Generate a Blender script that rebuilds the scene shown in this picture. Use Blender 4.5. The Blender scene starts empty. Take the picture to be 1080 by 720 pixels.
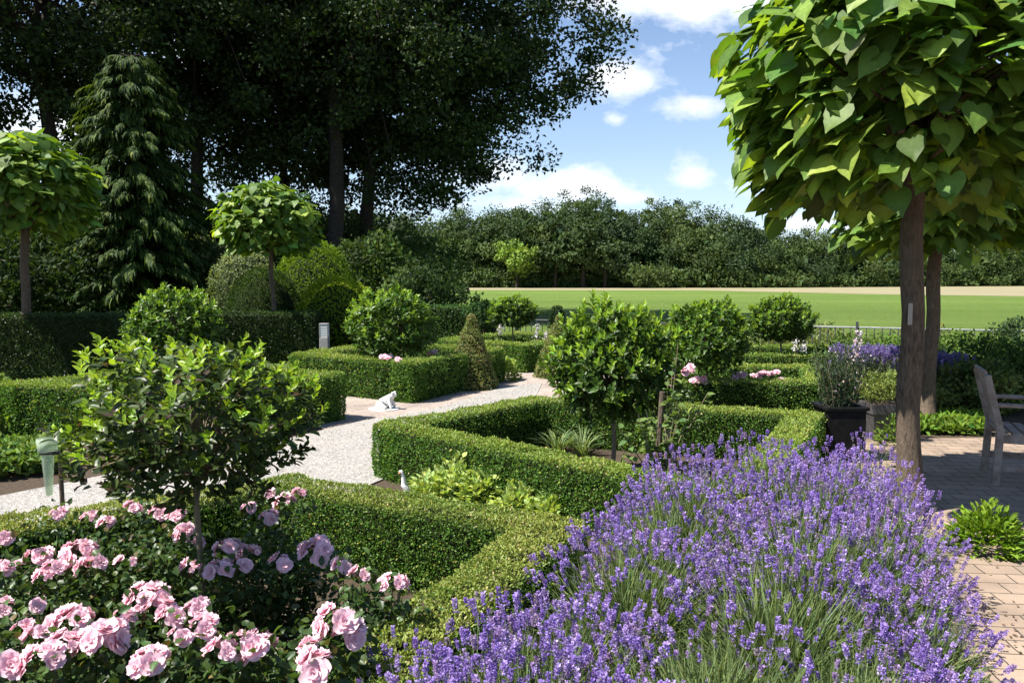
import bpy, math, random
import numpy as np
from mathutils import Vector, Matrix
rng = np.random.default_rng(7); random.seed(7)
C = bpy.context.scene.collection
sc = bpy.context.scene
R_ = math.radians
# ------------------------------------------------------------------ camera
FPX, CAMH = 840.0, 1.65
PITCH = math.atan(64/840)
cam = bpy.data.objects.new('camera', bpy.data.cameras.new('camera')); C.objects.link(cam)
cam.data.sensor_fit = 'HORIZONTAL'; cam.data.sensor_width = 36; cam.data.lens = 36*FPX/1080
cam.location = (0, 0, CAMH); cam.rotation_euler = (R_(90)-PITCH, 0, 0)
cam.data.clip_start = 0.05; cam.data.clip_end = 6000
sc.camera = cam
# ------------------------------------------------------------------ world, sun, exposure
SUN = Vector((-0.90, -0.30, 0)).normalized()*math.cos(R_(57)) + Vector((0, 0, math.sin(R_(57))))
w = bpy.data.worlds.new("World"); sc.world = w; w.use_nodes = True
nt = w.node_tree; nt.nodes.clear()
sc.view_settings.view_transform = 'Standard'; sc.view_settings.look = 'None'
sc.view_settings.exposure = 1.25; sc.view_settings.gamma = 1; sc.view_settings.use_curve_mapping = False
sl = bpy.data.lights.new('sun', 'SUN'); sl.energy = 5.0; sl.angle = R_(0.5); sl.color = (1, .955, .88)
so = bpy.data.objects.new('sun', sl); C.objects.link(so); so.rotation_euler = SUN.to_track_quat('Z', 'Y').to_euler()
so.location = (-20, 5, 40)

def ray(px, py):
    a = (px-540)/FPX; b = (360-py)/FPX
    c, s = math.cos(PITCH), math.sin(PITCH)
    return Vector((a, c+b*s, -s+b*c))
def P(px, py, z=0.0):
    d = ray(px, py); t = (z-CAMH)/d.z
    return Vector((d.x*t, d.y*t, z))
def Pd(px, py, dist):
    d = ray(px, py); t = dist/d.y
    return Vector((d.x*t, dist, CAMH+d.z*t))

class NT:
    def __init__(s, t): s.t = t
    def n(s, typ, **k):
        o = s.t.nodes.new(typ)
        for a, b in k.items(): setattr(o, a, b)
        return o
    def l(s, a, b): s.t.links.new(a, b)
    def m(s, op, a, b=None, c=None):
        o = s.n('ShaderNodeMath', operation=op)
        for i, v in enumerate((a, b, c)):
            if v is None: continue
            if isinstance(v, (int, float)): o.inputs[i].default_value = v
            else: s.l(v, o.inputs[i])
        return o.outputs[0]
    def mix(s, f, a, b, blend='MIX'):
        o = s.n('ShaderNodeMix', data_type='RGBA', blend_type=blend)
        for k, v in ((0, f), (6, a), (7, b)):
            if isinstance(v, (int, float)): o.inputs[k].default_value = v
            elif isinstance(v, tuple): o.inputs[k].default_value = (*v, 1)
            else: s.l(v, o.inputs[k])
        return o.outputs[2]
    def noise(s, vec, scale, detail=4, rough=.55):
        o = s.n('ShaderNodeTexNoise'); o.inputs['Scale'].default_value = scale
        o.inputs['Detail'].default_value = detail; o.inputs['Roughness'].default_value = rough
        if vec is not None: s.l(vec, o.inputs['Vector'])
        return o.outputs['Fac']
    def ramp(s, f, stops):
        o = s.n('ShaderNodeValToRGB'); e = o.color_ramp.elements
        while len(e) < len(stops): e.new(.5)
        for i, (p, c) in enumerate(stops):
            e[i].position = p; e[i].color = (*c, 1) if isinstance(c, tuple) else (c, c, c, 1)
        s.l(f, o.inputs[0]); return o.outputs[0]

# sky with drifting cumulus, laid out by compass direction
g = NT(nt)
sky = g.n('ShaderNodeTexSky', sky_type='NISHITA', sun_disc=False)
sky.sun_elevation = R_(57); sky.sun_rotation = math.atan2(SUN.x, SUN.y) % (2*math.pi)
sky.air_density = 1.0; sky.dust_density = 0.6; sky.ozone_density = 1.2
tc = g.n('ShaderNodeTexCoord'); sep = g.n('ShaderNodeSeparateXYZ'); g.l(tc.outputs['Generated'], sep.inputs[0])
zz = g.m('MAXIMUM', sep.outputs[2], 0.0)
yy = g.m('MAXIMUM', sep.outputs[1], 0.08)
A = g.m('DIVIDE', sep.outputs[0], yy); B = g.m('DIVIDE', sep.outputs[2], yy)
comb = g.n('ShaderNodeCombineXYZ'); g.l(A, comb.inputs[0]); g.l(g.m('MULTIPLY', B, 1.6), comb.inputs[1])
nz = g.noise(comb.outputs[0], 16, 8, .62); nz2 = g.noise(comb.outputs[0], 5, 5, .6)
blobs = [(648, 84, 48, 22, 1.0), (725, 113, 40, 15, .95), (605, 196, 75, 20, .9), (520, 185, 60, 22, .75), (735, 2, 130, 24, 1.0), (728, 182, 36, 22, .6),
         (660, 208, 30, 12, .8), (870, 236, 60, 12, .8), (646, 126, 16, 9, .6), (560, 215, 110, 14, .6), (700, 60, 40, 20, .3), (800, 190, 70, 20, .5),
         (300, 60, 160, 60, .8), (80, 130, 120, 45, .8), (1080, 120, 150, 50, .6), (560, -60, 200, 40, .8)]
acc = None
for (px, py, rx, ry, amp) in blobs:
    d = ray(px, py); a0, b0 = d.x/d.y, d.z/d.y
    u = g.m('DIVIDE', g.m('SUBTRACT', A, a0), 1.2*rx/FPX); v = g.m('DIVIDE', g.m('SUBTRACT', B, b0), 1.2*ry/FPX)
    r2 = g.m('ADD', g.m('MULTIPLY', u, u), g.m('MULTIPLY', v, v))
    f = g.m('MULTIPLY', g.m('EXPONENT', g.m('MULTIPLY', r2, -1.3)), amp)
    acc = f if acc is None else g.m('MAXIMUM', acc, f)
dens = g.m('ADD', acc, g.m('MULTIPLY', g.m('SUBTRACT', nz, .5), 1.5))
dens = g.m('ADD', dens, g.m('MULTIPLY', g.m('SUBTRACT', nz2, .5), .5))
cl = g.ramp(dens, [(0.30, 0.0), (0.85, 1.0)])
shade = g.ramp(g.m('SUBTRACT', nz2, g.m('MULTIPLY', nz, .3)), [(.2, (8.0, 8.4, 9.2)), (.5, (10.6, 10.7, 10.9))])
mist = g.ramp(zz, [(0.0, .62), (0.16, .20), (.35, .04), (.7, 0.0)])
tint = g.mix(1.0, sky.outputs[0], (1.0, 1.12, 1.28), 'MULTIPLY')
base = g.mix(mist, tint, (7.6, 8.9, 10.4))
col = g.mix(g.m('MULTIPLY', cl, .93), base, shade)
bg = g.n('ShaderNodeBackground'); bg.inputs[1].default_value = 0.058; g.l(col, bg.inputs[0])
wo = g.n('ShaderNodeOutputWorld'); g.l(bg.outputs[0], wo.inputs[0])

# ------------------------------------------------------------------ materials
MATS = {}
def mat(name):
    m = bpy.data.materials.new(name); m.use_nodes = True; m.node_tree.nodes.clear(); MATS[name] = m
    return m, NT(m.node_tree)
def principled(g, col, rough=.8, spec=.3, bump=None, bstr=.3, bdist=.01, metal=0.0):
    p = g.n('ShaderNodeBsdfPrincipled')
    if isinstance(col, tuple): p.inputs['Base Color'].default_value = (*col, 1)
    else: g.l(col, p.inputs['Base Color'])
    if isinstance(rough, (int, float)): p.inputs['Roughness'].default_value = rough
    else: g.l(rough, p.inputs['Roughness'])
    p.inputs['Specular IOR Level'].default_value = spec; p.inputs['Metallic'].default_value = metal
    if bump is not None:
        b = g.n('ShaderNodeBump'); b.inputs['Strength'].default_value = bstr; b.inputs['Distance'].default_value = bdist
        g.l(bump, b.inputs['Height']); g.l(b.outputs[0], p.inputs['Normal'])
    return p
def outm(g, sh): o = g.n('ShaderNodeOutputMaterial'); g.l(sh, o.inputs[0])
def poscoord(g): return g.n('ShaderNodeNewGeometry').outputs['Position']
def leafmat(name, rough, spec, transl, tcol=(1.0, 1.0, .35), tgain=1.6):
    m, g = mat(name)
    at = g.n('ShaderNodeAttribute', attribute_name='Col')
    nn1 = g.noise(poscoord(g), 45, 4, .65); cc_ = g.mix(1.0, at.outputs['Color'], g.ramp(nn1, [(.3, .72), (.72, 1.22)]), 'MULTIPLY')
    p = principled(g, cc_, rough, spec, nn1, .25, .004)
    t = g.n('ShaderNodeBsdfTranslucent'); tc_ = g.mix(1.0, at.outputs['Color'], tuple(c*tgain for c in tcol), 'MULTIPLY'); g.l(tc_, t.inputs[0])
    mx = g.n('ShaderNodeMixShader'); mx.inputs[0].default_value = transl
    g.l(p.outputs[0], mx.inputs[1]); g.l(t.outputs[0], mx.inputs[2]); outm(g, mx.outputs[0]); return m
leafmat('leaf_glossy', .38, .26, .30)
leafmat('leaf_matte', .65, .15, .28)
leafmat('leaf_box', .45, .25, .26)
leafmat('leaf_catalpa', .50, .26, .33, (1.0, 1.05, .25), 1.8)
leafmat('leaf_oak', .62, .18, .16)
leafmat('petal', .6, .2, .32, (1, .8, .85), 1.2)
def objcoord(g): return g.n('ShaderNodeTexCoord').outputs['Object']
def poscoord(g): return g.n('ShaderNodeNewGeometry').outputs['Position']
m, g = mat('bark'); o_ = poscoord(g)
mp = g.n('ShaderNodeMapping'); mp.inputs['Scale'].default_value = (1, 1, .22); g.l(o_, mp.inputs[0])
n1 = g.noise(mp.outputs[0], 60, 6, .7); n2 = g.noise(o_, 5, 4)
c_ = g.mix(n2, g.ramp(n1, [(.36, (.028, .019, .013)), (.62, (.20, .145, .10))]), (.12, .095, .07))
outm(g, principled(g, c_, .9, .12, n1, 1.0, .02).outputs[0])
m, g = mat('bark_dark'); n1 = g.noise(mp and poscoord(g), 12, 6, .7)
outm(g, principled(g, g.ramp(n1, [(.3, (.016, .013, .010)), (.7, (.065, .054, .042))]), .95, .1, n1, .8, .03).outputs[0])
m, g = mat('bark_thin'); n1 = g.noise(poscoord(g), 90, 4, .7)
outm(g, principled(g, g.ramp(n1, [(.3, (.10, .085, .055)), (.7, (.24, .20, .13))]), .85, .2, n1, .5, .003).outputs[0])
m, g = mat('hedge_core'); n1 = g.noise(poscoord(g), 70, 4, .7)
outm(g, principled(g, g.ramp(n1, [(.35, (.008, .012, .004)), (.7, (.035, .05, .014))]), .95, .1, n1, 1, .02).outputs[0])
m, g = mat('soil'); o_ = poscoord(g); n1 = g.noise(o_, 30, 8, .7); n2 = g.noise(o_, 1.5, 4)
c_ = g.mix(n2, g.ramp(n1, [(.3, (.035, .025, .018)), (.7, (.13, .095, .065))]), (.07, .055, .04))
outm(g, principled(g, c_, .95, .1, n1, 1, .02).outputs[0])
m, g = mat('gravel'); o_ = poscoord(g)
vo = g.n('ShaderNodeTexVoronoi'); vo.inputs['Scale'].default_value = 75; g.l(o_, vo.inputs['Vector'])
n2 = g.noise(o_, 2.2, 5, .6); hs = g.n('ShaderNodeSeparateColor'); g.l(vo.outputs['Color'], hs.inputs[0])
c1 = g.ramp(hs.outputs[0], [(0, (.15, .14, .128)), (.5, (.27, .255, .235)), (1, (.40, .378, .35))])
c_ = g.mix(g.ramp(n2, [(.4, 0.0), (.75, .5)]), c1, (.36, .32, .28))
outm(g, principled(g, c_, .9, .2, vo.outputs['Distance'], .9, .008).outputs[0])
def paver(name, rot, bw, bh, ca, cb, mortar):
    m, g = mat(name); o_ = poscoord(g); mp = g.n('ShaderNodeMapping'); mp.inputs['Rotation'].default_value = (0, 0, rot); g.l(o_, mp.inputs[0])
    nw = g.n('ShaderNodeTexNoise'); nw.inputs['Scale'].default_value = 6; nw.inputs['Detail'].default_value = 3; g.l(o_, nw.inputs['Vector'])
    off = g.n('ShaderNodeVectorMath', operation='MULTIPLY_ADD'); g.l(nw.outputs['Color'], off.inputs[0]); off.inputs[1].default_value = (.022, .022, 0); g.l(mp.outputs[0], off.inputs[2])
    b = g.n('ShaderNodeTexBrick'); g.l(off.outputs[0], b.inputs['Vector']); b.inputs['Scale'].default_value = 1
    b.inputs['Brick Width'].default_value = bw; b.inputs['Row Height'].default_value = bh; b.inputs['Mortar Size'].default_value = .0042
    b.inputs['Mortar Smooth'].default_value = .35; b.inputs['Color1'].default_value = (*ca, 1); b.inputs['Color2'].default_value = (*cb, 1); b.inputs['Mortar'].default_value = (*mortar, 1)
    n1 = g.noise(o_, 160, 5, .7); n2 = g.noise(o_, 1.4, 5, .6)
    c_ = g.mix(1.0, b.outputs['Color'], g.ramp(n1, [(.3, .78), (.7, 1.08)]), 'MULTIPLY')
    c_ = g.mix(1.0, c_, g.ramp(n2, [(.3, .66), (.62, 1.05)]), 'MULTIPLY')
    h = g.m('ADD', g.m('MULTIPLY', g.m('SUBTRACT', 1, b.outputs['Fac']), 1), g.m('MULTIPLY', n1, .35))
    outm(g, principled(g, c_, .85, .2, h, .7, .006).outputs[0])
paver('paver_patio', R_(6), .21, .145, (.34, .255, .19), (.27, .205, .155), (.06, .048, .038))
paver('paver_brick', R_(-35), .22, .11, (.40, .325, .275), (.35, .29, .25), (.20, .17, .15))
m, g = mat('crop'); o_ = poscoord(g); mp = g.n('ShaderNodeMapping'); mp.inputs['Scale'].default_value = (.25, 1, 1); g.l(o_, mp.inputs[0])
n1 = g.noise(o_, 3.5, 8, .75); n2 = g.noise(mp.outputs[0], .09, 6, .65); n3 = g.noise(mp.outputs[0], .9, 4, .7)
c_ = g.ramp(n1, [(.3, (.05, .095, .014)), (.7, (.14, .21, .04))])
c_ = g.mix(g.ramp(n2, [(.35, 0.0), (.7, .65)]), c_, (.19, .25, .055)); c_ = g.mix(g.ramp(n3, [(.5, 0.0), (.75, .45)]), c_, (.08, .155, .025))
outm(g, principled(g, c_, .9, .1, n1, 1, .25).outputs[0])
m, g = mat('stubble'); o_ = poscoord(g); mp = g.n('ShaderNodeMapping'); mp.inputs['Scale'].default_value = (.12, 1, 1); g.l(o_, mp.inputs[0])
n1 = g.noise(mp.outputs[0], .16, 6, .7); n2 = g.noise(mp.outputs[0], .035, 3)
c_ = g.ramp(n1, [(.3, (.16, .145, .075)), (.7, (.31, .27, .17))]); c_ = g.mix(g.ramp(n2, [(.52, 0.0), (.66, .6)]), c_, (.24, .22, .10))
outm(g, principled(g, c_, .95, .1).outputs[0])
m, g = mat('stone_white'); o_ = objcoord(g); n1 = g.noise(o_, 28, 6, .65)
outm(g, principled(g, g.ramp(n1, [(.34, (.30, .30, .28)), (.5, (.66, .66, .64)), (.8, (.80, .79, .77))]), .8, .2, n1, .4, .004).outputs[0])
m, g = mat('terracotta'); outm(g, principled(g, (.42, .2, .1), .8).outputs[0])
m, g = mat('dark_paint'); n1 = g.noise(objcoord(g), 20, 5)
outm(g, principled(g, g.ramp(n1, [(.4, (.004, .004, .004)), (.8, (.012, .012, .012))]), .6, .15).outputs[0])
m, g = mat('zinc'); o_ = objcoord(g); n1 = g.noise(o_, 9, 7, .7)
outm(g, principled(g, g.ramp(n1, [(.38, (.05, .05, .052)), (.58, (.11, .10, .10)), (.70, (.22, .13, .09))]), .5, .5, n1, .3, .003, .35).outputs[0])
m, g = mat('iron'); outm(g, principled(g, (.045, .048, .05), .5, .4).outputs[0])
m, g = mat('rail_grey'); n1 = g.noise(poscoord(g), 14, 4); outm(g, principled(g, g.ramp(n1, [(.3, (.20, .21, .20)), (.7, (.36, .36, .36))]), .5, .4, metal=.3).outputs[0])
m, g = mat('teak'); o_ = objcoord(g); mp = g.n('ShaderNodeMapping'); mp.inputs['Scale'].default_value = (.35, 1, .35); g.l(o_, mp.inputs[0])
n1 = g.noise(mp.outputs[0], 60, 6, .7); n2 = g.noise(o_, 7, 4)
c_ = g.mix(g.ramp(n2, [(.4, 0.0), (.7, .6)]), g.ramp(n1, [(.3, (.12, .085, .065)), (.7, (.34, .27, .22))]), (.38, .345, .31))
outm(g, principled(g, c_, .8, .2, n1, .5, .003).outputs[0])
m, g = mat('lamp_grey'); n1 = g.noise(objcoord(g), 30, 4); outm(g, principled(g, g.ramp(n1, [(.3, (.22, .20, .20)), (.7, (.30, .28, .28))]), .5, .4).outputs[0])
m, g = mat('lamp_white'); outm(g, principled(g, (.75, .75, .74), .4, .4).outputs[0])
m, g = mat('gauge_glass')
p = principled(g, (.55, .62, .50), .12, .5); tr_ = g.n('ShaderNodeBsdfTransparent'); tr_.inputs[0].default_value = (.9, .95, .88, 1); mx = g.n('ShaderNodeMixShader'); mx.inputs[0].default_value = .32; g.l(tr_.outputs[0], mx.inputs[1]); g.l(p.outputs[0], mx.inputs[2]); outm(g, mx.outputs[0])
m, g = mat('black_plastic'); outm(g, principled(g, (.02, .02, .02), .4, .4).outputs[0])
m, g = mat('tag_white'); outm(g, principled(g, (.30, .28, .25), .6, .3).outputs[0])

# ------------------------------------------------------------------ mesh tools
def nrm(v): return v/np.maximum(np.linalg.norm(v, axis=-1, keepdims=True), 1e-9)
class MB:
    def __init__(s): s.V = []; s.F = []; s.K = []; s.n = 0; s.mats = []
    def add(s, V, F, m, col=None, smooth=False):
        V = np.asarray(V, float).reshape(-1, 3)
        if m not in s.mats: s.mats.append(m)
        mi = s.mats.index(m)
        if col is None: col = np.ones((len(V), 3))*.5
        col = np.broadcast_to(np.asarray(col, float), (len(V), 3))
        Fs = F if isinstance(F, list) else [F]
        for f in Fs:
            f = np.asarray(f, int)
            if f.ndim == 1: f = f[None]
            s.F.append((f+s.n, mi, smooth))
        s.V.append(V); s.K.append(col); s.n += len(V); return s
    def build(s, name, parent=None, origin=(0, 0, 0), smooth=None):
        V = np.concatenate(s.V)-np.array(origin, float); K = np.concatenate(s.K)
        me = bpy.data.meshes.new(name)
        tot = [f.shape[1]*np.ones(len(f), int) for f, _, _ in s.F]
        tot = np.concatenate(tot); loops = np.concatenate([f.ravel() for f, _, _ in s.F])
        mi = np.concatenate([np.full(len(f), k) for f, k, _ in s.F]); sm = np.concatenate([np.full(len(f), q) for f, _, q in s.F])
        me.vertices.add(len(V)); me.vertices.foreach_set('co', V.astype(np.float32).ravel())
        me.loops.add(len(loops)); me.loops.foreach_set('vertex_index', loops.astype(np.int32))
        me.polygons.add(len(tot)); st = np.concatenate([[0], np.cumsum(tot)[:-1]])
        me.polygons.foreach_set('loop_start', st.astype(np.int32))
        try: me.polygons.foreach_set('loop_total', tot.astype(np.int32))
        except Exception: pass
        me.polygons.foreach_set('material_index', mi.astype(np.int32)); me.polygons.foreach_set('use_smooth', sm.astype(bool))
        ca = me.color_attributes.new('Col', 'FLOAT_COLOR', 'POINT')
        ca.data.foreach_set('color', np.concatenate([K, np.ones((len(K), 1))], 1).astype(np.float32).ravel())
        for m in s.mats: me.materials.append(MATS[m])
        me.update(calc_edges=True)
        o = bpy.data.objects.new(name, me); C.objects.link(o)
        if parent is not None: o.parent = parent
        else: o.location = origin
        return o
def tag(o, label, cat, group=None, kind=None):
    if label: o['label'] = label
    if cat: o['category'] = cat
    if group: o['group'] = group
    if kind: o['kind'] = kind
    return o
def thing(name, label, cat, loc, group=None, rz=0):
    o = bpy.data.objects.new(name, None); C.objects.link(o); o.location = loc; o.rotation_euler = (0, 0, rz)
    o.empty_display_size = .1
    return tag(o, label, cat, group)
def copy_tree(o, parent=None):
    c = o.copy(); C.objects.link(c); c.parent = parent
    for ch in list(o.children): copy_tree(ch, c)
    return c
def tube(pts, rad, n=8, cap=True):
    pts = [Vector(p) for p in pts]; V = []; F = []
    up = Vector((.3, .2, 1)).normalized() if abs((pts[-1]-pts[0]).normalized().z) < .9 else Vector((1, .1, 0))
    for i, p in enumerate(pts):
        d = (pts[min(i+1, len(pts)-1)]-pts[max(i-1, 0)]).normalized()
        x = d.cross(up).normalized(); y = d.cross(x)
        for k in range(n):
            a = 2*math.pi*k/n; V.append(p+(x*math.cos(a)+y*math.sin(a))*rad[i])
    for i in range(len(pts)-1):
        for k in range(n): F.append((i*n+k, i*n+(k+1) % n, (i+1)*n+(k+1) % n, (i+1)*n+k))
    Fs = [np.array(F)]
    if cap: Fs.append(np.array([list(range(n))])); Fs.append(np.array([[(len(pts)-1)*n+k for k in range(n)][::-1]]))
    return np.array(V), Fs
def box(c, s, rz=0, bev=0, M=None):
    """box centred at c, size s; small chamfer on all edges"""
    sx, sy, sz = [q/2 for q in s]; V = []; F = []
    b = min(bev, min(sx, sy, sz)*.6)
    if b <= 0:
        V = [(x*sx, y*sy, z*sz) for x in (-1, 1) for y in (-1, 1) for z in (-1, 1)]
        F = [np.array([(0, 1, 3, 2), (4, 6, 7, 5), (0, 4, 5, 1), (2, 3, 7, 6), (0, 2, 6, 4), (1, 5, 7, 3)])]
    else:
        idx = {}
        for x in (-1, 1):
            for y in (-1, 1):
                for z in (-1, 1):
                    idx[x, y, z] = len(V)
                    V += [(x*sx, y*(sy-b), z*(sz-b)), (x*(sx-b), y*sy, z*(sz-b)), (x*(sx-b), y*(sy-b), z*sz)]
        q = []
        for x in (-1, 1): q.append([idx[x, a, c_]+0 for a, c_ in ((-1, -1), (1, -1), (1, 1), (-1, 1))][::x])
        for y in (-1, 1): q.append([idx[a, y, c_]+1 for a, c_ in ((-1, -1), (1, -1), (1, 1), (-1, 1))][::-y])
        for z in (-1, 1): q.append([idx[a, c_, z]+2 for a, c_ in ((-1, -1), (1, -1), (1, 1), (-1, 1))][::z])
        for a in (-1, 1):
            for c_ in (-1, 1):
                q.append([idx[a, c_, -1]+0, idx[a, c_, -1]+1, idx[a, c_, 1]+1, idx[a, c_, 1]+0])
                q.append([idx[a, -1, c_]+0, idx[a, -1, c_]+2, idx[a, 1, c_]+2, idx[a, 1, c_]+0])
                q.append([idx[-1, a, c_]+1, idx[-1, a, c_]+2, idx[1, a, c_]+2, idx[1, a, c_]+1])
        t = [[i, i+1, i+2] for i in idx.values()]
        F = [np.array(q), np.array(t)]
    V = np.array(V, float)
    if M is not None: V = V @ np.array(M.to_3x3()).T
    cs, sn = math.cos(rz), math.sin(rz)
    V = np.stack([V[:, 0]*cs-V[:, 1]*sn, V[:, 0]*sn+V[:, 1]*cs, V[:, 2]], 1)
    return V+np.array(c, float), F
def beam(a, b, w, t, bev=.004, side=Vector((0, 1, 0))):
    a, b = Vector(a), Vector(b); z = (b-a).normalized(); x = z.cross(side).normalized(); y = z.cross(x)
    M = Matrix((x, y, z)).transposed()
    return box((a+b)/2, (w, t, (b-a).length), 0, bev, M)
# leaf templates: (x across, y along, z up)
T_Q = (np.array([(0, 0, 0), (.5, .5, .14), (0, 1, 0), (-.5, .5, .14)]), [np.array([(0, 1, 2), (0, 2, 3)])])
T_O = (np.array([(0, 0, 0), (.5, .35, .12), (.36, .72, .06), (0, 1, -.12), (-.36, .72, .06), (-.5, .35, .12), (0, .5, 0)]),
       [np.array([(0, 1, 2, 6), (6, 2, 3, 3)])[:1], np.array([(0, 6, 4, 5)]), np.array([(6, 2, 3), (6, 3, 4)])])
_o = [(0, .05), (.13, -.07), (.32, -.10), (.48, .05), (.53, .27), (.45, .50), (.29, .72), (.11, .90), (0, 1.04), (0, .30), (0, .60)]
_o = [(x, y, .22*x-.42*x*x-.22*y*y) for x, y in _o]
_H = _o+[(-x, y, z) for x, y, z in _o[1:8]]
_f4 = [(0, 1, 2, 9), (9, 2, 3, 4), (9, 4, 5, 10), (10, 5, 6, 7)]; _mr = lambda i: i+10 if 1 <= i <= 7 else i
T_H = (np.array(_H), [np.array(_f4+[tuple(_mr(i) for i in q)[::-1] for q in _f4]), np.array([(10, 7, 8), (8, 17, 10)])], np.array([1.25 if abs(p[0]) < .01 else .96 for p in _H]))
T_B = (np.array([(-.5, 0, 0), (.5, 0, 0), (.42, .55, .06), (-.42, .55, .06), (0, 1, -.12)]), [np.array([(0, 1, 2, 3)]), np.array([(3, 2, 4)])])
def leaves(mb, m, Pp, D, N, L, W, T, col, smooth=False):
    n = len(Pp)
    if n == 0: return
    D = nrm(D); X = nrm(np.cross(D, N)+1e-6); Z = np.cross(X, D)
    L = np.broadcast_to(np.asarray(L, float), (n,)); W = np.broadcast_to(np.asarray(W, float), (n,))
    t, Fs = T[:2]; k = len(t)
    V = Pp[:, None]+t[None, :, 0, None]*(W[:, None, None]*X[:, None])+t[None, :, 1, None]*(L[:, None, None]*D[:, None])+t[None, :, 2, None]*(L[:, None, None]*Z[:, None])
    col = np.broadcast_to(col, (n, 3)); K = np.repeat(col, k, 0)
    if len(T) > 2: K = K*np.tile(T[2], n)[:, None]
    off = (np.arange(n)*k)[:, None, None]
    mb.add(V.reshape(-1, 3), [(f[None]+off).reshape(-1, f.shape[1]) for f in Fs], m, K, smooth)
def rnd(n): return nrm(rng.normal(size=(n, 3)))
def shade(c, n, var=.25, hue=.12, clump=None):
    c = np.array(c, float); f = 1+var*rng.normal(size=(n, 1))*.8
    if clump is not None: f = f*clump
    h = hue*rng.normal(size=(n, 1)); k = c*np.clip(f, .35, 2.2)*np.concatenate([1+h, 1+h*.25, 1-h*.3], 1)
    return np.clip(k, .002, .9)
def wob(p, s=1.0, seed=0.0):
    x, y, z = p[..., 0]*s+seed, p[..., 1]*s+seed*1.7, p[..., 2]*s+seed*.6
    return (np.sin(x*1.3+1.7*np.sin(y*.9+z))+np.sin(y*1.9+1.3*np.sin(z*1.1+x*.7))+np.sin(z*2.1+x*.8+1.1*np.sin(y*1.7)))/3
def sphere(n):
    i = np.arange(n)+.5; ph = np.arccos(1-2*i/n); th = math.pi*(1+5**.5)*i
    return np.stack([np.cos(th)*np.sin(ph), np.sin(th)*np.sin(ph), np.cos(ph)], 1)

# ------------------------------------------------------------------ the setting
def sheet(name, pts, z, m):
    mb = MB(); V = [(p[0], p[1], z) for p in pts]; mb.add(V, [np.array([list(range(len(V)))])], m)
    o = mb.build(name); o['kind'] = 'structure'; return o
sheet('ground', [(-2500, -60), (2500, -60), (2500, 3500), (-2500, 3500)], 0, 'soil')
FA, FB = Vector((-3.4, 20.4, 0)), Vector((10.4, 13.7, 0))          # garden boundary fence line
fd = (FB-FA).normalized()
sheet('field', [FA-fd*5, FB+fd*60, (900, 20), (900, 900), (-500, 900), (-14, 90)], .012, 'crop')
e0, e1, e2 = P(300, 305.9), P(740, 306.4), P(1300, 316)
f0, f1 = P(-200, 301.3), P(1300, 299.6)
sheet('stubble_field', [e0, e1, P(900, 310), e2, (290, 290), (158, 244), (57, 183), (-200, 183), (-200, e0.y)], .03, 'stubble')
gp = [P(-140, 552), P(0, 524), P(150, 494), P(300, 464), P(384, 444), P(455, 432.5), P(500, 419), P(528, 409), P(572, 404), P(560, 430), P(400, 508), P(372, 520), P(303, 510, .43), P(0, 556, .43), P(-260, 640, .43)]
sheet('gravel_path', gp, .012, 'gravel')
bp = [P(372, 470), P(300, 430), P(240, 417), P(300, 404), P(450, 396), P(560, 389), P(700, 384), P(760, 398), P(900, 428), P(880, 446), P(640, 440)]
sheet('brick_path', bp, .006, 'paver_brick')
pp = [P(1000, 1400), P(1020, 780), P(985, 700), P(962, 640), P(955, 560), P(905, 505), P(870, 480), P(880, 463), P(960, 463), P(1100, 461), (40, 8.5), (40, 0.5), (3, .5)]
sheet('patio', pp, .008, 'paver_patio')
sheet('lawn', [(-30, 13), (-5.5, 12.2), (-3.0, 13.6), (-2.2, 20), (-4, 26), (-60, 60), (-60, 10)], .004, 'crop')
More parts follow.
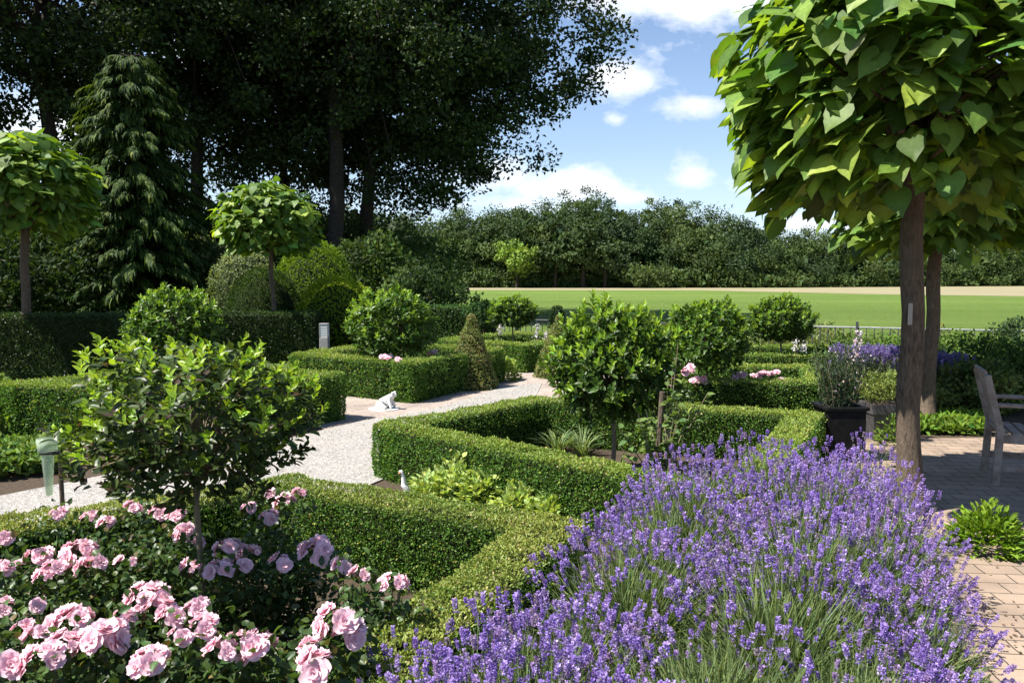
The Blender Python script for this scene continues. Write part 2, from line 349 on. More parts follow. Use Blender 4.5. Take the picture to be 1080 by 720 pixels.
# ------------------------------------------------------------------ clipped hedges
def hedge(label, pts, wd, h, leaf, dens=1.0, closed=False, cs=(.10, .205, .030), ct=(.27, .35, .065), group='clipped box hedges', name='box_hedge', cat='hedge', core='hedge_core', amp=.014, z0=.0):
    pts = [Vector((p[0], p[1], 0)) for p in pts]
    leaf = leaf*.88
    segs = [(pts[i], pts[i+1]) for i in range(len(pts)-1)]
    if closed: segs.append((pts[-1], pts[0]))
    mb = MB(); info = []
    for a, b in segs:
        d = (b-a); Ls = d.length; d.normalize(); nn = Vector((-d.y, d.x, 0)); info.append((a-d*wd/2, d, nn, Ls+wd))
    org = pts[0]
    for i, (a, d, nn, Ls) in enumerate(info):
        c = a+d*Ls/2; q = .035+.003*i
        V, F = box((c.x, c.y, (h-q)/2), (Ls-2*q, wd-2*q, h-q), math.atan2(d.y, d.x), .03); mb.add(V, F, core)
        per_m2 = dens*1.5/(leaf*leaf*.55)
        ar = [Ls*h, Ls*h, Ls*wd*1.15, wd*h, wd*h]; ns = [int(x*per_m2) for x in ar]
        S = []; TT = []; Z = []
        for k, n in enumerate(ns):
            u = rng.random(n); v = rng.random(n)
            if k < 2: S.append(u*Ls); TT.append(np.full(n, (k-.5)*wd)); Z.append(v*h)
            elif k == 2: S.append(u*Ls); TT.append((v-.5)*wd); Z.append(np.full(n, h))
            else: S.append(np.full(n, 0. if k == 3 else Ls)); TT.append((u-.5)*wd); Z.append(v*h)
        p = np.stack([np.concatenate(S), np.concatenate(TT), np.concatenate(Z)], 1)
        r = .055; inn = np.stack([np.clip(p[:, 0], r, Ls-r), np.clip(p[:, 1], -wd/2+r, wd/2-r), np.clip(p[:, 2], -1, h-r)], 1)
        nn_ = nrm(p-inn); p = inn+nn_*r
        dv, nv = np.array(d), np.array(nn); av = np.array(a)
        W = av+p[:, :1]*dv+p[:, 1:2]*nv; W[:, 2] = p[:, 2]+z0
        NW = nn_[:, :1]*dv+nn_[:, 1:2]*nv; NW[:, 2] = nn_[:, 2]
        keep = np.ones(len(W), bool)
        for j, (a2, d2, n2, L2) in enumerate(info):
            if j == i: continue
            rel = W-np.array(a2); s_ = rel@np.array(d2); t_ = rel@np.array(n2)
            keep &= ~((s_ > .03) & (s_ < L2-.03) & (abs(t_) < wd/2-.03) & (W[:, 2] < h-.01))
            if j < i: keep &= ~((s_ > .0) & (s_ < L2) & (abs(t_) < wd/2) & (W[:, 2] >= h-.01))
        W = W[keep]; NW = NW[keep]; n = len(W)
        W = W+NW*(amp*wob(W, 9)[:, None]+amp*.7*wob(W, 23, 3)[:, None]+(rng.random((n, 1))-.6)*leaf*.8)
        D = nrm(rnd(n)+NW*.35+np.array([0, 0, .25])); N = nrm(NW*.8+rnd(n)*1.0)
        top = np.clip((NW[:, 2:3]-.25)*1.6, 0, 1)*np.clip(.75+.5*wob(W, 3, 5)[:, None], .3, 1)  # top leaves paler: young growth, plus a sunlit tone put into the colour
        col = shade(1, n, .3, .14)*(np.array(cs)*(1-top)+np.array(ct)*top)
        dry = rng.random(n) < (.014+.05*(top[:, 0] > .5))*(cs[0] > .06); col[dry] = shade((.42, .36, .16), dry.sum(), .2)
        L = leaf*(.75+.5*rng.random(n))
        leaves(mb, 'leaf_box', W, D, N, L, L*.62, T_Q, col)
        # stray shoots on the top and edges
        k = int(n*.02)
        if k:
            idx = rng.choice(n, k); 
            leaves(mb, 'leaf_box', W[idx]+NW[idx]*leaf*.6, nrm(NW[idx]+rnd(k)*.5), rnd(k), leaf*1.3, leaf*.7, T_Q, shade(ct, k, .2))
    o = mb.build(name, None, org); return tag(o, label, cat, group)

# near hedge round the rose bed
h1 = [P(-260, 640, .43), P(0, 556, .43), P(303, 510, .43), P(581, 556, .43), P(410, 690, .43), P(180, 1250, .43)]
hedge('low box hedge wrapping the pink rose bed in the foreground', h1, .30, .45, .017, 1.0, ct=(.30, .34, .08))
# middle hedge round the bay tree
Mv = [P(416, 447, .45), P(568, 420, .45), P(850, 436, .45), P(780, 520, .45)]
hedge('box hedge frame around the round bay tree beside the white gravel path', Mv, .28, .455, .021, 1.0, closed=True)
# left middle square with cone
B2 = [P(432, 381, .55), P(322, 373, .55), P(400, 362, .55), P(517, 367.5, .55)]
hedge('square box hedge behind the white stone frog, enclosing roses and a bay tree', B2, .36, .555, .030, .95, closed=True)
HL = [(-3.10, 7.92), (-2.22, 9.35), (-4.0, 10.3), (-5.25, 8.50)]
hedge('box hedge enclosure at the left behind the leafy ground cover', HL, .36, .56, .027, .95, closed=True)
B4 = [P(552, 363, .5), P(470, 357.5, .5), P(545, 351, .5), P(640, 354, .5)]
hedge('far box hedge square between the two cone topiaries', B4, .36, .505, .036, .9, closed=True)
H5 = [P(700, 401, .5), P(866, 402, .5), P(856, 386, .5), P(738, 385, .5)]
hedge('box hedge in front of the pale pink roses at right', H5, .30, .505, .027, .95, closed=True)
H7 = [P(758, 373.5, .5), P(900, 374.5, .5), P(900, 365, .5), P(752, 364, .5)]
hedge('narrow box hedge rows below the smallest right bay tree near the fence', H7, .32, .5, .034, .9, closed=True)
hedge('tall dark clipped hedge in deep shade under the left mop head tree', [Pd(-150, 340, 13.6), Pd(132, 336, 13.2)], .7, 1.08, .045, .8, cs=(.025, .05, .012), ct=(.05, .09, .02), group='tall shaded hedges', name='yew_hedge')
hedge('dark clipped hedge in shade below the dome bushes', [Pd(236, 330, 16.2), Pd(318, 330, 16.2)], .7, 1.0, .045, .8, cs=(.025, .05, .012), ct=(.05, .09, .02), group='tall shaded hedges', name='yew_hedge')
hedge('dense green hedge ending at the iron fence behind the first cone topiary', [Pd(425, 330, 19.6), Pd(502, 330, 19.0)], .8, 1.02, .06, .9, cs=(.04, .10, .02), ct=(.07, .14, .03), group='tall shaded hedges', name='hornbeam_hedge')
# cones
def cone(label, base, r, h, leaf=.03):
    n = int(1.6*math.pi*r*h/(leaf*leaf*.5)*1.2); u = rng.random(n)**.75; th = rng.random(n)*2*math.pi
    z = h*(1-u); rr = r*u**.82; p = np.stack([rr*np.cos(th), rr*np.sin(th), z], 1)
    nv = nrm(np.stack([np.cos(th), np.sin(th), np.full(n, r/h)], 1)); p += nv*(.02*wob(p, 12)[:, None]+(rng.random((n, 1))-.5)*leaf)
    mb = MB(); V, F = tube([(0, 0, 0), (0, 0, h*.3), (0, 0, h*.7), (0, 0, h*.96)], [r*.93, r*.72, r*.33, .02], 12); mb.add(V, F, 'hedge_core')
    col = shade((.17, .20, .06), n, .3, .18); dry = rng.random(n) < .17*(1+wob(p, 6)); col[dry] = shade((.30, .23, .11), dry.sum(), .2)
    leaves(mb, 'leaf_box', p, nrm(rnd(n)+nv*.3+np.array([0, 0, .3])), nrm(nv+rnd(n)*.7), leaf, leaf*.6, T_Q, col)
    o = mb.build('cone_topiary'); o.location = base; return tag(o, label, 'topiary', 'cone topiaries')
b = Pd(497, 380, 12.2); cone('clipped cone topiary rising from the square hedge behind the frog', (b.x, b.y, 0), .42, 1.13)
b = Pd(589, 380, 13.6); cone('clipped cone topiary half hidden behind the middle bay tree', (b.x, b.y, 0), .42, 1.06)

# ------------------------------------------------------------------ domes and loose shrubs
def dome(label, base, rx, ry, h, leaf, c, ctop, name='yew_dome', cat='shrub', group='round clipped shrubs', dens=1.0, blade=False, rough=.045, core=.84):
    n = int(dens*4.2*rx*h/(leaf*leaf*.5)*1.3); d = sphere(n)+rnd(n)*.03; d = d[d[:, 2] > -.55]; n = len(d)
    d = nrm(d); s = 1+rough*wob(d, 6, rx*9)+rough*.6*wob(d, 15, h); p = d*np.array([rx, ry, h*.58])*s[:, None]; p[:, 2] += h*.42
    p = p[p[:, 2] > 0]; d = d[:len(p)] if False else nrm((p-np.array([0, 0, h*.42]))/np.array([rx, ry, h*.58])**2); n = len(p)
    p += d*(rng.random((n, 1))-.5)*leaf*1.2
    mb = MB(); q = sphere(160)*np.array([rx, ry, h*.58])*core; q[:, 2] = np.maximum(q[:, 2]+h*.42, 0)
    # core as uv dome
    k = 14; prof = [(0, math.sin(max(-.9, -1.2+i*.2)), ) for i in range(0)]
    pts = []; rad = []
    for i in range(9):
        a = -.75+i*(math.pi/2+.75)/8; pts.append((0, 0, max(0, h*.42+core*h*.58*math.sin(a))+i*.001)); rad.append(max(.01, core*math.cos(a)*(rx+ry)/2))
    V, F = tube(pts, rad, k); mb.add(V, F, 'hedge_core')
    t = np.clip(d[:, 2:3]*.9+.25*wob(p, 2.2)[:, None], 0, 1); col = shade(1, n, .28, .12)*(np.array(c)*(1-t)+np.array(ctop)*t)  # upward-facing leaves paler: the sunlit dome top is painted into the colour
    D = nrm(d*.25+rnd(n)*.8+np.array([0, 0, .45])) if blade else nrm(rnd(n)+d*.4)
    leaves(mb, 'leaf_matte', p, D, nrm(d+rnd(n)*.7), leaf*(1.5 if blade else 1)*(.7+.6*rng.random(n)), leaf*.6, T_Q, col)
    o = mb.build(name); o.location = base; return tag(o, label, cat, group)
def gb(px, d): p = Pd(px, 400, d); return (p.x, p.y, 0)
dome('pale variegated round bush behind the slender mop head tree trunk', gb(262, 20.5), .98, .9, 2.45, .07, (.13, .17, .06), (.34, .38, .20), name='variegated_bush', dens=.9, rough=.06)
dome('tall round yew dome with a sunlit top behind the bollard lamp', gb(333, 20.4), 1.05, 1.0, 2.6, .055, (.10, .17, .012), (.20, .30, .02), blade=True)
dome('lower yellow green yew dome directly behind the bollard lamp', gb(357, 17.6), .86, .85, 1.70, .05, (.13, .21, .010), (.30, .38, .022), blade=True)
dome('dark round yew dome in shade behind the slender trunk', gb(281, 18.0), .80, .8, 1.9, .05, (.03, .06, .01), (.05, .09, .015), blade=True)  # darker than the other yews: tree shade is put into the leaf colours

def clumps(cent, R, nc, r0, nl, leaf, fill=.55, zmin=-1, lump=.18, seed=1.0):
    """leaf positions in many clumps through an uneven crown; returns P, clump normal, clump brightness"""
    d = nrm(rng.normal(size=(nc*2, 3))); d = d[d[:, 2] > zmin][:nc]; nc = len(d)
    s = (fill+(1-fill)*rng.random(nc)**.6)*(1+lump*wob(d*np.array([1, 1, 1.2]), 3.1, seed)+lump*.5*wob(d, 7, seed+2))
    s = np.where(d[:, 2] < -.25, np.minimum(s, .98), np.minimum(s, 1.14))
    c = cent+d*np.array(R)*s[:, None]; rr = r0*(.5+.75*rng.random(nc))
    per = rng.poisson(nl, nc); idx = np.repeat(np.arange(nc), per); n = len(idx)
    loc = rnd(n)*(rng.random((n, 1))**.45)*np.array([1, 1, .7]); p = c[idx]+loc*rr[idx][:, None]
    return p, nrm(nrm((p-cent)/np.array(R))+nrm(loc)*.8+np.array([0, 0, .3])), np.clip(1+.22*rng.normal(size=nc), .5, 1.6)[idx][:, None], c
def branches(mb, base, top, cents, r, m='bark_dark', n=40, sides=5, jit=.3, r1=None):
    base, top = np.array(base, float), np.array(top, float)
    ids = rng.choice(len(cents), min(n, len(cents)), replace=False)
    for i in ids:
        e = cents[i]; H = top-base; f = .35+.6*rng.random()
        st = base+H*f; mid = st*.45+e*.55+np.array([0, 0, np.linalg.norm(e-st)*.12])+rng.normal(size=3)*jit
        q = r*(1-f*.75)*.42
        V, F = tube([st, (st+mid)/2+rng.normal(size=3)*jit*.4, mid, e], [q, q*.75, q*.5, q*.15], sides, False); mb.add(V, F, m, smooth=True)
def shrub(label, base, R, h, leaf, c, nc=60, nl=60, name='shrub', cat='shrub', group=None, m='leaf_matte', asp=.6, T=T_Q, stem=True, up=.2, lump=.18, z0=.5, r0=None):
    mb = MB(); cent = np.array([0, 0, h*z0]); RR = (R, R, h*(1-z0))
    p, nv, br, cc = clumps(cent, RR, nc, r0 or R*.32, nl, leaf, .35, -1, lump, R*7+h)
    k = p[:, 2] > .01; p, nv, br = p[k], nv[k], br[k]; n = len(p)
    leaves(mb, m, p, nrm(rnd(n)+nv*.5+np.array([0, 0, up])), nrm(nv+rnd(n)*.7), leaf*(.7+.6*rng.random(n)), leaf*asp, T, shade(c, n, .22, .13, br))
    o1 = mb
    if stem:
        branches(mb, (0, 0, 0), (0, 0, h*.6), cc, .05*h, 'bark_dark', 14, 4, .03*h)
    o = mb.build(name); o.location = base; return tag(o, label, cat, group)

# ------------------------------------------------------------------ bay trees (trunk + crown)
def bay_mesh(nsh, leafL, T, young=.6, R=.5, seed=1.0, inner=900, old=(.030, .055, .014), yng=(.17, .27, .035), reddish=.0, lump=.12, shoot=.12, per=11):
    d = nrm(sphere(nsh)+rnd(nsh)*.16); d = d[d[:, 2] > -.8]; nsh = len(d)
    s = (.86+.20*rng.random(nsh))*(1+lump*wob(d, 2.7, seed)+lump*.7*wob(d, 6, seed*2))
    tip = d*s[:, None]*R*np.array([1.05, 1.05, .95])
    ax = nrm(d*.6+rnd(nsh)*.28+np.array([0, 0, .62]))
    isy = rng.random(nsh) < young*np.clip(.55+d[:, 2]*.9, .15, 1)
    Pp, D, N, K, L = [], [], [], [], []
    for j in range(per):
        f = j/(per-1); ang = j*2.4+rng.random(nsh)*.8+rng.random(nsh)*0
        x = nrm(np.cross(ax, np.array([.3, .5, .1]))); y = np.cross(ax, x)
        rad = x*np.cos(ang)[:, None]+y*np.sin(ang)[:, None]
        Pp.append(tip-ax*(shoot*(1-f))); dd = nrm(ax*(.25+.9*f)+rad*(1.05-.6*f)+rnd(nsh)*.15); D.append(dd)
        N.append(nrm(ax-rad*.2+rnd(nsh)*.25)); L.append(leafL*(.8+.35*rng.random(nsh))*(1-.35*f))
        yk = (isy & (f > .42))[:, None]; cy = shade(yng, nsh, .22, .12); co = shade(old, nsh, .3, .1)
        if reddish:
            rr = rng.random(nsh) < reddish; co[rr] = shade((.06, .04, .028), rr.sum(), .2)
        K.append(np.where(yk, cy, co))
    di = nrm(rng.normal(size=(inner, 3))); pi = di*(.45+.5*rng.random((inner, 1)))*R; pi[:, 2] *= .9
    Pp.append(pi); D.append(nrm(rnd(inner)+di*.5)); N.append(nrm(rnd(inner)+np.array([0, 0, .8]))); L.append(leafL*(.8+.3*rng.random(inner))); K.append(shade(old, inner, .3))
    Pp, D, N, K, L = map(np.concatenate, (Pp, D, N, K, L))
    mb = MB(); leaves(mb, 'leaf_glossy', Pp, D, N, L, L*.50, T, K, True)
    for i in rng.choice(nsh, min(46, nsh), replace=False):
        e = tip[i]-ax[i]*shoot*.5; V, F = tube([(0, 0, -R*.75), e*.45+np.array([0, 0, -.12*R]), e], [.011*R/.5, .006, .002], 4, False); mb.add(V, F, 'bark_thin', smooth=True)
    return mb
def bay(label, px, dist, R, zc, mb=None, src=None, trunk_r=.016, rz=0, name='bay_tree', cat='small tree', group='round clipped bay trees', sz=1.0, refR=.5):
    p = Pd(px, 400, dist); o = thing(name, label, cat, (p.x, p.y, 0), group)
    t = MB(); V, F = tube([(0, 0, -.02), (.012, .004, zc*.35), (-.008, .01, zc*.7), (0, 0, zc)], [trunk_r*1.25, trunk_r, trunk_r*.95, trunk_r*.7], 8); t.add(V, F, 'bark_thin', smooth=True)
    V, F = tube([(0, 0, zc*.7), (.03, .03, zc), (.12*R, .1*R, zc+R*.4)], [trunk_r*.7, trunk_r*.5, trunk_r*.2], 6); t.add(V, F, 'bark_thin', smooth=True)
    t.build('trunk', o)
    if src is None: c = mb.build('crown', o)
    else: c = src.copy(); C.objects.link(c); c.parent = o
    c.location = (0, 0, zc); s = R/refR; c.scale = (s, s, s*sz); c.rotation_euler = (0, 0, rz)
    return c
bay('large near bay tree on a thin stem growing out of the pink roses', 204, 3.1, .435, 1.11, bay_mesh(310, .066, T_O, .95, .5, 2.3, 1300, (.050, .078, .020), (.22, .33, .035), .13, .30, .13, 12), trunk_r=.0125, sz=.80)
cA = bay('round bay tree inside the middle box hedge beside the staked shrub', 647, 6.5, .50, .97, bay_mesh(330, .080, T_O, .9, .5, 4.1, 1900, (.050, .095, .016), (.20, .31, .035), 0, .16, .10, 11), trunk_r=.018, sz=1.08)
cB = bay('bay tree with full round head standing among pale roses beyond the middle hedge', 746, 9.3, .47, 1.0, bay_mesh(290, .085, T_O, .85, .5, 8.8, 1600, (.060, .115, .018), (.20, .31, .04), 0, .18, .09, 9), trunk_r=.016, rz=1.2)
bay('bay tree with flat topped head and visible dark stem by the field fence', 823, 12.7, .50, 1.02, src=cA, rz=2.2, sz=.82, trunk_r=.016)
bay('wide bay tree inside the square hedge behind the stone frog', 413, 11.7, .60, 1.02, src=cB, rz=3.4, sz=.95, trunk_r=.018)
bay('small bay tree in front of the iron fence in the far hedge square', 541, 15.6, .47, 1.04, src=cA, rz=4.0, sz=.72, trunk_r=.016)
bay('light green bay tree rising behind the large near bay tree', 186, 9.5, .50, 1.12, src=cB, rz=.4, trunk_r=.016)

# ------------------------------------------------------------------ mop-head catalpas
def catalpa_mesh(R, rz, nleaf, L, seed):
    mb = MB()
    def layer(n, f0, f1, k):
        d = nrm(rnd(n)); d[:, 2] = np.where(d[:, 2] < -.74, -d[:, 2]*.6, d[:, 2]); d = nrm(d)
        s = (f0+(f1-f0)*rng.random(n))*(1+.08*wob(d, 3, seed)+.09*wob(d, 8, seed))
        p = d*np.array([R, R, rz])*s[:, None]
        ho = nrm(d*np.array([1, 1, .2])+1e-4); D = nrm(ho*.75+np.array([0, 0, -.42])+rnd(n)*.50)
        N = nrm(d*.30+np.array([0, 0, 1.0])+rnd(n)*.50)
        LL = L*(.42+.85*rng.random(n)**.8)
        c = shade((.085, .145, .024), n, .25, .14); y = rng.random(n) < .3; c[y] = shade((.20, .28, .045), y.sum(), .18)
        b = rng.random(n) < .006; c[b] = shade((.17, .15, .07), b.sum(), .15)
        leaves(mb, 'leaf_catalpa', p-D*LL[:, None]*.3, D, N, LL, LL*(.85+.15*rng.random(n)), T_H, c, True)
    layer(int(nleaf*.62), .82, 1.05, 0); layer(int(nleaf*.38), .55, .88, 1)
    for i in range(40):
        d = nrm(rng.normal(size=3)); d[2] = abs(d[2])*.8-.25; e = d*np.array([R, R, rz])*.85
        V, F = tube([(0, 0, -rz*.55), e*.5+np.array([0, 0, -.1*rz]), e], [.035*R/1.5, .018, .006], 5, False); mb.add(V, F, 'bark', smooth=True)
    return mb
def catalpa(label, px, dist, zc, tr, R=1, src=None, mb=None, refR=1, rz=0, sz=1.0, kink=0, bpx=None):
    p = Pd(px, 400, dist); o = thing('catalpa_tree', label, 'tree', (p.x, p.y, 0), 'mop head catalpa trees')
    t = MB(); pts = []; rad = []
    lean = 0 if bpx is None else (bpx-px)/FPX*dist
    for i in range(13):
        f = i/12; pts.append((lean*(1-f)+kink*math.sin(f*7)*.6+.012*math.sin(f*17), .01*math.sin(f*9), f*zc-.02)); rad.append(tr*(1.45-.45*min(1, f*9)-.16*f+.03*math.sin(f*23)))
    V, F = tube(pts, rad, 16); t.add(V, F, 'bark', smooth=True)
    for k in range(5):
        a = k*1.3; V, F = tube([(0, 0, zc*.80), (math.cos(a)*.25*R, math.sin(a)*.25*R, zc*.92), (math.cos(a)*.6*R, math.sin(a)*.6*R, zc+.1)], [tr*.55, tr*.4, tr*.2], 8); t.add(V, F, 'bark', smooth=True)
    t.build('trunk', o)
    if src is None: c = mb.build('crown', o)
    else: c = src.copy(); C.objects.link(c); c.parent = o
    s = R/refR; c.location = (0, 0, zc+.05); c.scale = (s, s, s*sz); c.rotation_euler = (0, 0, rz); return o, c
o, cc1 = catalpa('nearest mop head tree with huge heart shaped leaves at the right', 954, 5.6, 2.90, .084, 1.33, mb=catalpa_mesh(1.45, 1.20, 4100, .183, 1.0), refR=1.5, bpx=963, sz=1.03)
lb = MB(); V, F = box((-.02, -.086, 1.42), (.034, .004, .15), .15, .001); lb.add(V, F, 'tag_white'); lb.build('trunk_tag', o)
catalpa('second mop head tree whose pale trunk rises from bright ground cover at right', 985, 9.5, 2.66, .085, 1.30, src=cc1, refR=1.5, rz=2.0, bpx=977, kink=.03)
o, cc3 = catalpa('slender mop head tree in front of the round yew domes', 287, 16.6, 2.75, .055, 1.02, mb=catalpa_mesh(1.02, .84, 1700, .175, 5.0), refR=1.02, bpx=293)
catalpa('mop head tree cut by the left edge of the picture above the dark hedge', 34, 13.2, 3.05, .075, 1.10, src=cc3, refR=1.02, rz=1.1, bpx=29)
# ------------------------------------------------------------------ tall trees at the left
def oak(label, px, dist, trunk_r, zc, R, rzz, nc, nl, leaf, c=(.025, .044, .010), group='tall dark oaks', name='oak_tree', dark='bark_dark', off=(0, 0), lump=.22, seed=1.0, r0=1.25, fork=False, nb=70):
    p = Pd(px, 300, dist); o = thing(name, label, 'tree', (p.x, p.y, 0), group)
    cent = np.array([off[0], off[1]+1.2, zc]); P_, nv, br, cc = clumps(cent, (R, R, rzz), nc, r0, nl, leaf, .38, -1, lump, seed)
    n = len(P_); mb = MB()
    leaves(mb, 'leaf_oak', P_, nrm(rnd(n)+nv*.3), nrm(nv+rnd(n)*.9), leaf*(.7+.6*rng.random(n)), leaf*.62, T_Q, shade(c, n, .25, .12, br))
    mb.build('crown', o)
    t = MB(); sway = rng.normal(size=(8, 2))*.12
    pts = [(off[0]*.25*(i/7)**2+sway[i][0]*(i > 0), off[1]*.2*(i/7)**2+sway[i][1]*(i > 0), i/7*(zc+rzz*.45)-.1) for i in range(8)]
    V, F = tube(pts, [trunk_r*(1.35 if i == 0 else 1.02-.10*i) for i in range(8)], 12); t.add(V, F, dark, smooth=True)
    branches(t, pts[2], pts[7], cc, trunk_r, dark, nb, 6, .45)
    t.build('trunk', o); return o
oak('tall dark oak with the thickest trunk left of the domes, crown hanging over the sky', 357, 31, .36, 12.5, 7.6, 8.0, 330, 165, .21, seed=1.3, off=(1.2, 1.6), r0=1.15)
oak('tall dark oak whose ragged right edge hangs out over the far wood', 388, 34, .34, 12.2, 7.7, 6.8, 330, 170, .22, lump=.15, seed=6.1, off=(2.6, 0), r0=1.15)
oak('tall dark oak in the middle behind the weeping conifer', 215, 33, .32, 12.6, 7.8, 7.6, 380, 130, .21, seed=9.4, r0=1.2)
oak('tall dark oak standing left of the weeping conifer', 60, 30, .34, 12.4, 7.2, 6.9, 420, 130, .21, seed=3.7, r0=1.2)
oak('near dark oak with crown overhanging the top left corner', -330, 25, .34, 12.0, 6.2, 5.4, 520, 110, .19, c=(.042, .066, .018), seed=2.9, off=(1.5, -.5))
oak('slim dark oak filling the gap between the two central trunks', 300, 40, .28, 11.5, 7.0, 8.0, 260, 110, .25, seed=7.7)
# understory
us = [(-20, 27, 3.4, 5.2), (75, 30, 3.6, 5.0), (160, 31, 3.4, 5.4), (235, 30, 3.2, 4.8), (305, 33, 3.6, 5.2), (375, 36, 3.4, 4.8), (430, 31, 2.3, 3.1), (395, 26, 1.8, 3.0), (120, 24, 2.6, 3.2), (20, 22, 2.6, 3.4), (210, 24.5, 2.0, 3.0)]
ul = ['dark shrub at the left edge under the oaks', 'dark shrub left of the weeping conifer', 'dark shrub directly behind the weeping conifer', 'dark shrub between conifer and the slender mop head tree',
      'dark shrub behind the round yew domes', 'dark shrub between the oak trunks right of the domes', 'mid green bushy tree at the end of the oak row', 'loose green shrub right of the yew domes',
      'low shrub at the foot of the weeping conifer', 'low dark shrub behind the left mop head tree', 'pale leaved shrub left of the variegated bush']
for i, (px, d, R, h) in enumerate(us):
    c = (.030, .052, .014) if i not in (6, 7, 10) else ((.05, .085, .02) if i != 10 else (.09, .12, .05))
    shrub(ul[i], gb(px, d), R, h, .17, c, nc=120, nl=75, name='understory_shrub', group='shrubs under the oaks', lump=.2)
shrub('dark leafy shrub left of the dense hedge by the iron fence', gb(452, 20.5), 1.0, 2.15, .10, (.035, .065, .02), nc=80, nl=60, name='leafy_shrub', lump=.2)
shrub('loose lighter shrub beside the bay tree in the square hedge', gb(425, 17.5), .55, 2.0, .085, (.09, .135, .045), nc=40, nl=40, name='leafy_shrub')
shrub('small dark shrub with round head at the iron fence left of the far bay tree', gb(509, 17.6), .42, 1.32, .08, (.03, .07, .018), nc=34, nl=36, name='fence_shrub', z0=.65)
shrub('tiny dark shrub at the iron fence above the second cone', gb(586, 18), .25, 1.12, .07, (.03, .06, .016), nc=16, nl=26, name='fence_shrub', z0=.7)
# weeping conifer
def conifer(label, px, dist, h, r):
    p = Pd(px, 300, dist); o = thing('weeping_conifer', label, 'tree', (p.x, p.y, 0)); t = MB()
    V, F = tube([(0, 0, -.1), (.05, 0, h*.5), (-.04, 0, h*.97)], [.2, .12, .02], 8); t.add(V, F, 'bark_dark', smooth=True)
    mb = MB(); nb = 420
    f = np.sort(rng.random(nb))**.85; z = .6+(h-.7)*f; ang = np.arange(nb)*2.399+rng.random(nb)*.5
    rr = r*np.clip(1.04-f, .03, 1)**.42*(.48+.60*rng.random(nb))*(1+.10*np.sin(f*17))
    for i in range(nb):
        dx = np.array([math.cos(ang[i]), math.sin(ang[i]), 0]); st = np.array([0, 0, z[i]]); L = rr[i]
        tip = st+dx*L+np.array([0, 0, -.12*L]); mid = st+dx*L*.55+np.array([0, 0, .16*L])
        V, F = tube([st, mid*.7+st*.3, mid*.75+tip*.25-np.array([0, 0, .1])], [.03, .02, .004], 4, False); t.add(V, F, 'bark_dark', smooth=True)
        k = int(60+80*L/r); u = .3+.72*rng.random(k)**.7; u = np.clip(u, 0, 1)[:, None]
        q = (1-u)**2*st+2*u*(1-u)*mid*1.0+u**2*tip
        side = np.array([-dx[1], dx[0], 0]); sp = rng.normal(size=(k, 1))*.18*(1.15-u)
        q = q+side*sp+np.array([0, 0, -1])*abs(sp)*.5
        D = nrm(np.array([0, 0, -1.0])+dx*.75+side*sp*2.2+rnd(k)*.22); LL = .14+.20*rng.random(k)
        young = rng.random(k) < .35*np.clip(u[:, 0]*1.1, 0, 1); c = shade((.030, .058, .012), k, .25, .1); c[young] = shade((.085, .125, .02), young.sum(), .25)
        leaves(mb, 'leaf_matte', q, D, nrm(dx+rnd(k)*.5), LL, .05, T_B, c)
    t.build('trunk', o); mb.build('crown', o); return o
conifer('dark weeping conifer with drooping sprays in front of the oaks', 146, 22.5, 7.9, 2.6)

# ------------------------------------------------------------------ far wood
def far_tree(mb, tm, x, y, h, R, c, nl=1500, leaf=.95, z0=.28, seed=0.0):
    cent = np.array([x, y, h*(z0+1)/2]); p, nv, br, cc = clumps(cent, (R, R, h*(1-z0)/2), 24, R*.40, nl/24, leaf, .74, -1, .09, seed)
    n = len(p); leaves(mb, 'leaf_oak', p, nrm(rnd(n)+nv*.1), nrm(nv*1.3+rnd(n)*.6), leaf*(.6+.7*rng.random(n)), leaf*.8, T_Q, shade(c, n, .16, .08, br))
    q = rnd(260)*rng.random((260, 1))**.5*.78*np.array([R, R, h*(1-z0)/2])+cent; leaves(mb, 'leaf_oak', q, rnd(260), rnd(260), leaf*2.6, leaf*2.2, T_Q, shade(c, 260, .1))
    if tm is not None:
        V, F = tube([(x, y, -.2), (x+.1, y, h*.25), (x, y, h*.6)], [h*.040, h*.028, h*.012], 7, False); tm.add(V, F, 'bark_dark', smooth=True)
wood = MB()
def topy(px):                    # outline of the far tree line, height of the wood along the horizon
    xs = [-200, 380, 470, 520, 575, 600, 645, 660, 690, 720, 760, 800, 830, 880, 960, 1080, 1400]
    ys = [215, 225, 222, 214, 213, 200, 200, 213, 206, 210, 219, 236, 243, 245, 250, 246, 236]
    return np.interp(px, xs, ys)
px = 350.0
while px < 1330:
    for row in range(3):
        dist = (190 if px < 800 else 190+(px-800)*.22)+row*9+rng.random()*4
        R = 4.8+4.0*rng.random(); q = px+rng.normal()*7
        tp = topy(q)+rng.random()*9-3+(row == 0)*(6+22*rng.random())+(row == 1)*10*rng.random(); zt = Pd(q, tp, dist).z
        far_tree(wood, wood if row == 0 else None, (q-540)/FPX*dist, dist, zt, R, [(.038, .066, .018), (.048, .078, .018), (.033, .060, .020), (.064, .094, .022)][rng.integers(4)], 2700, .54, seed=q, z0=-.02)
    px += 17+6*rng.random()
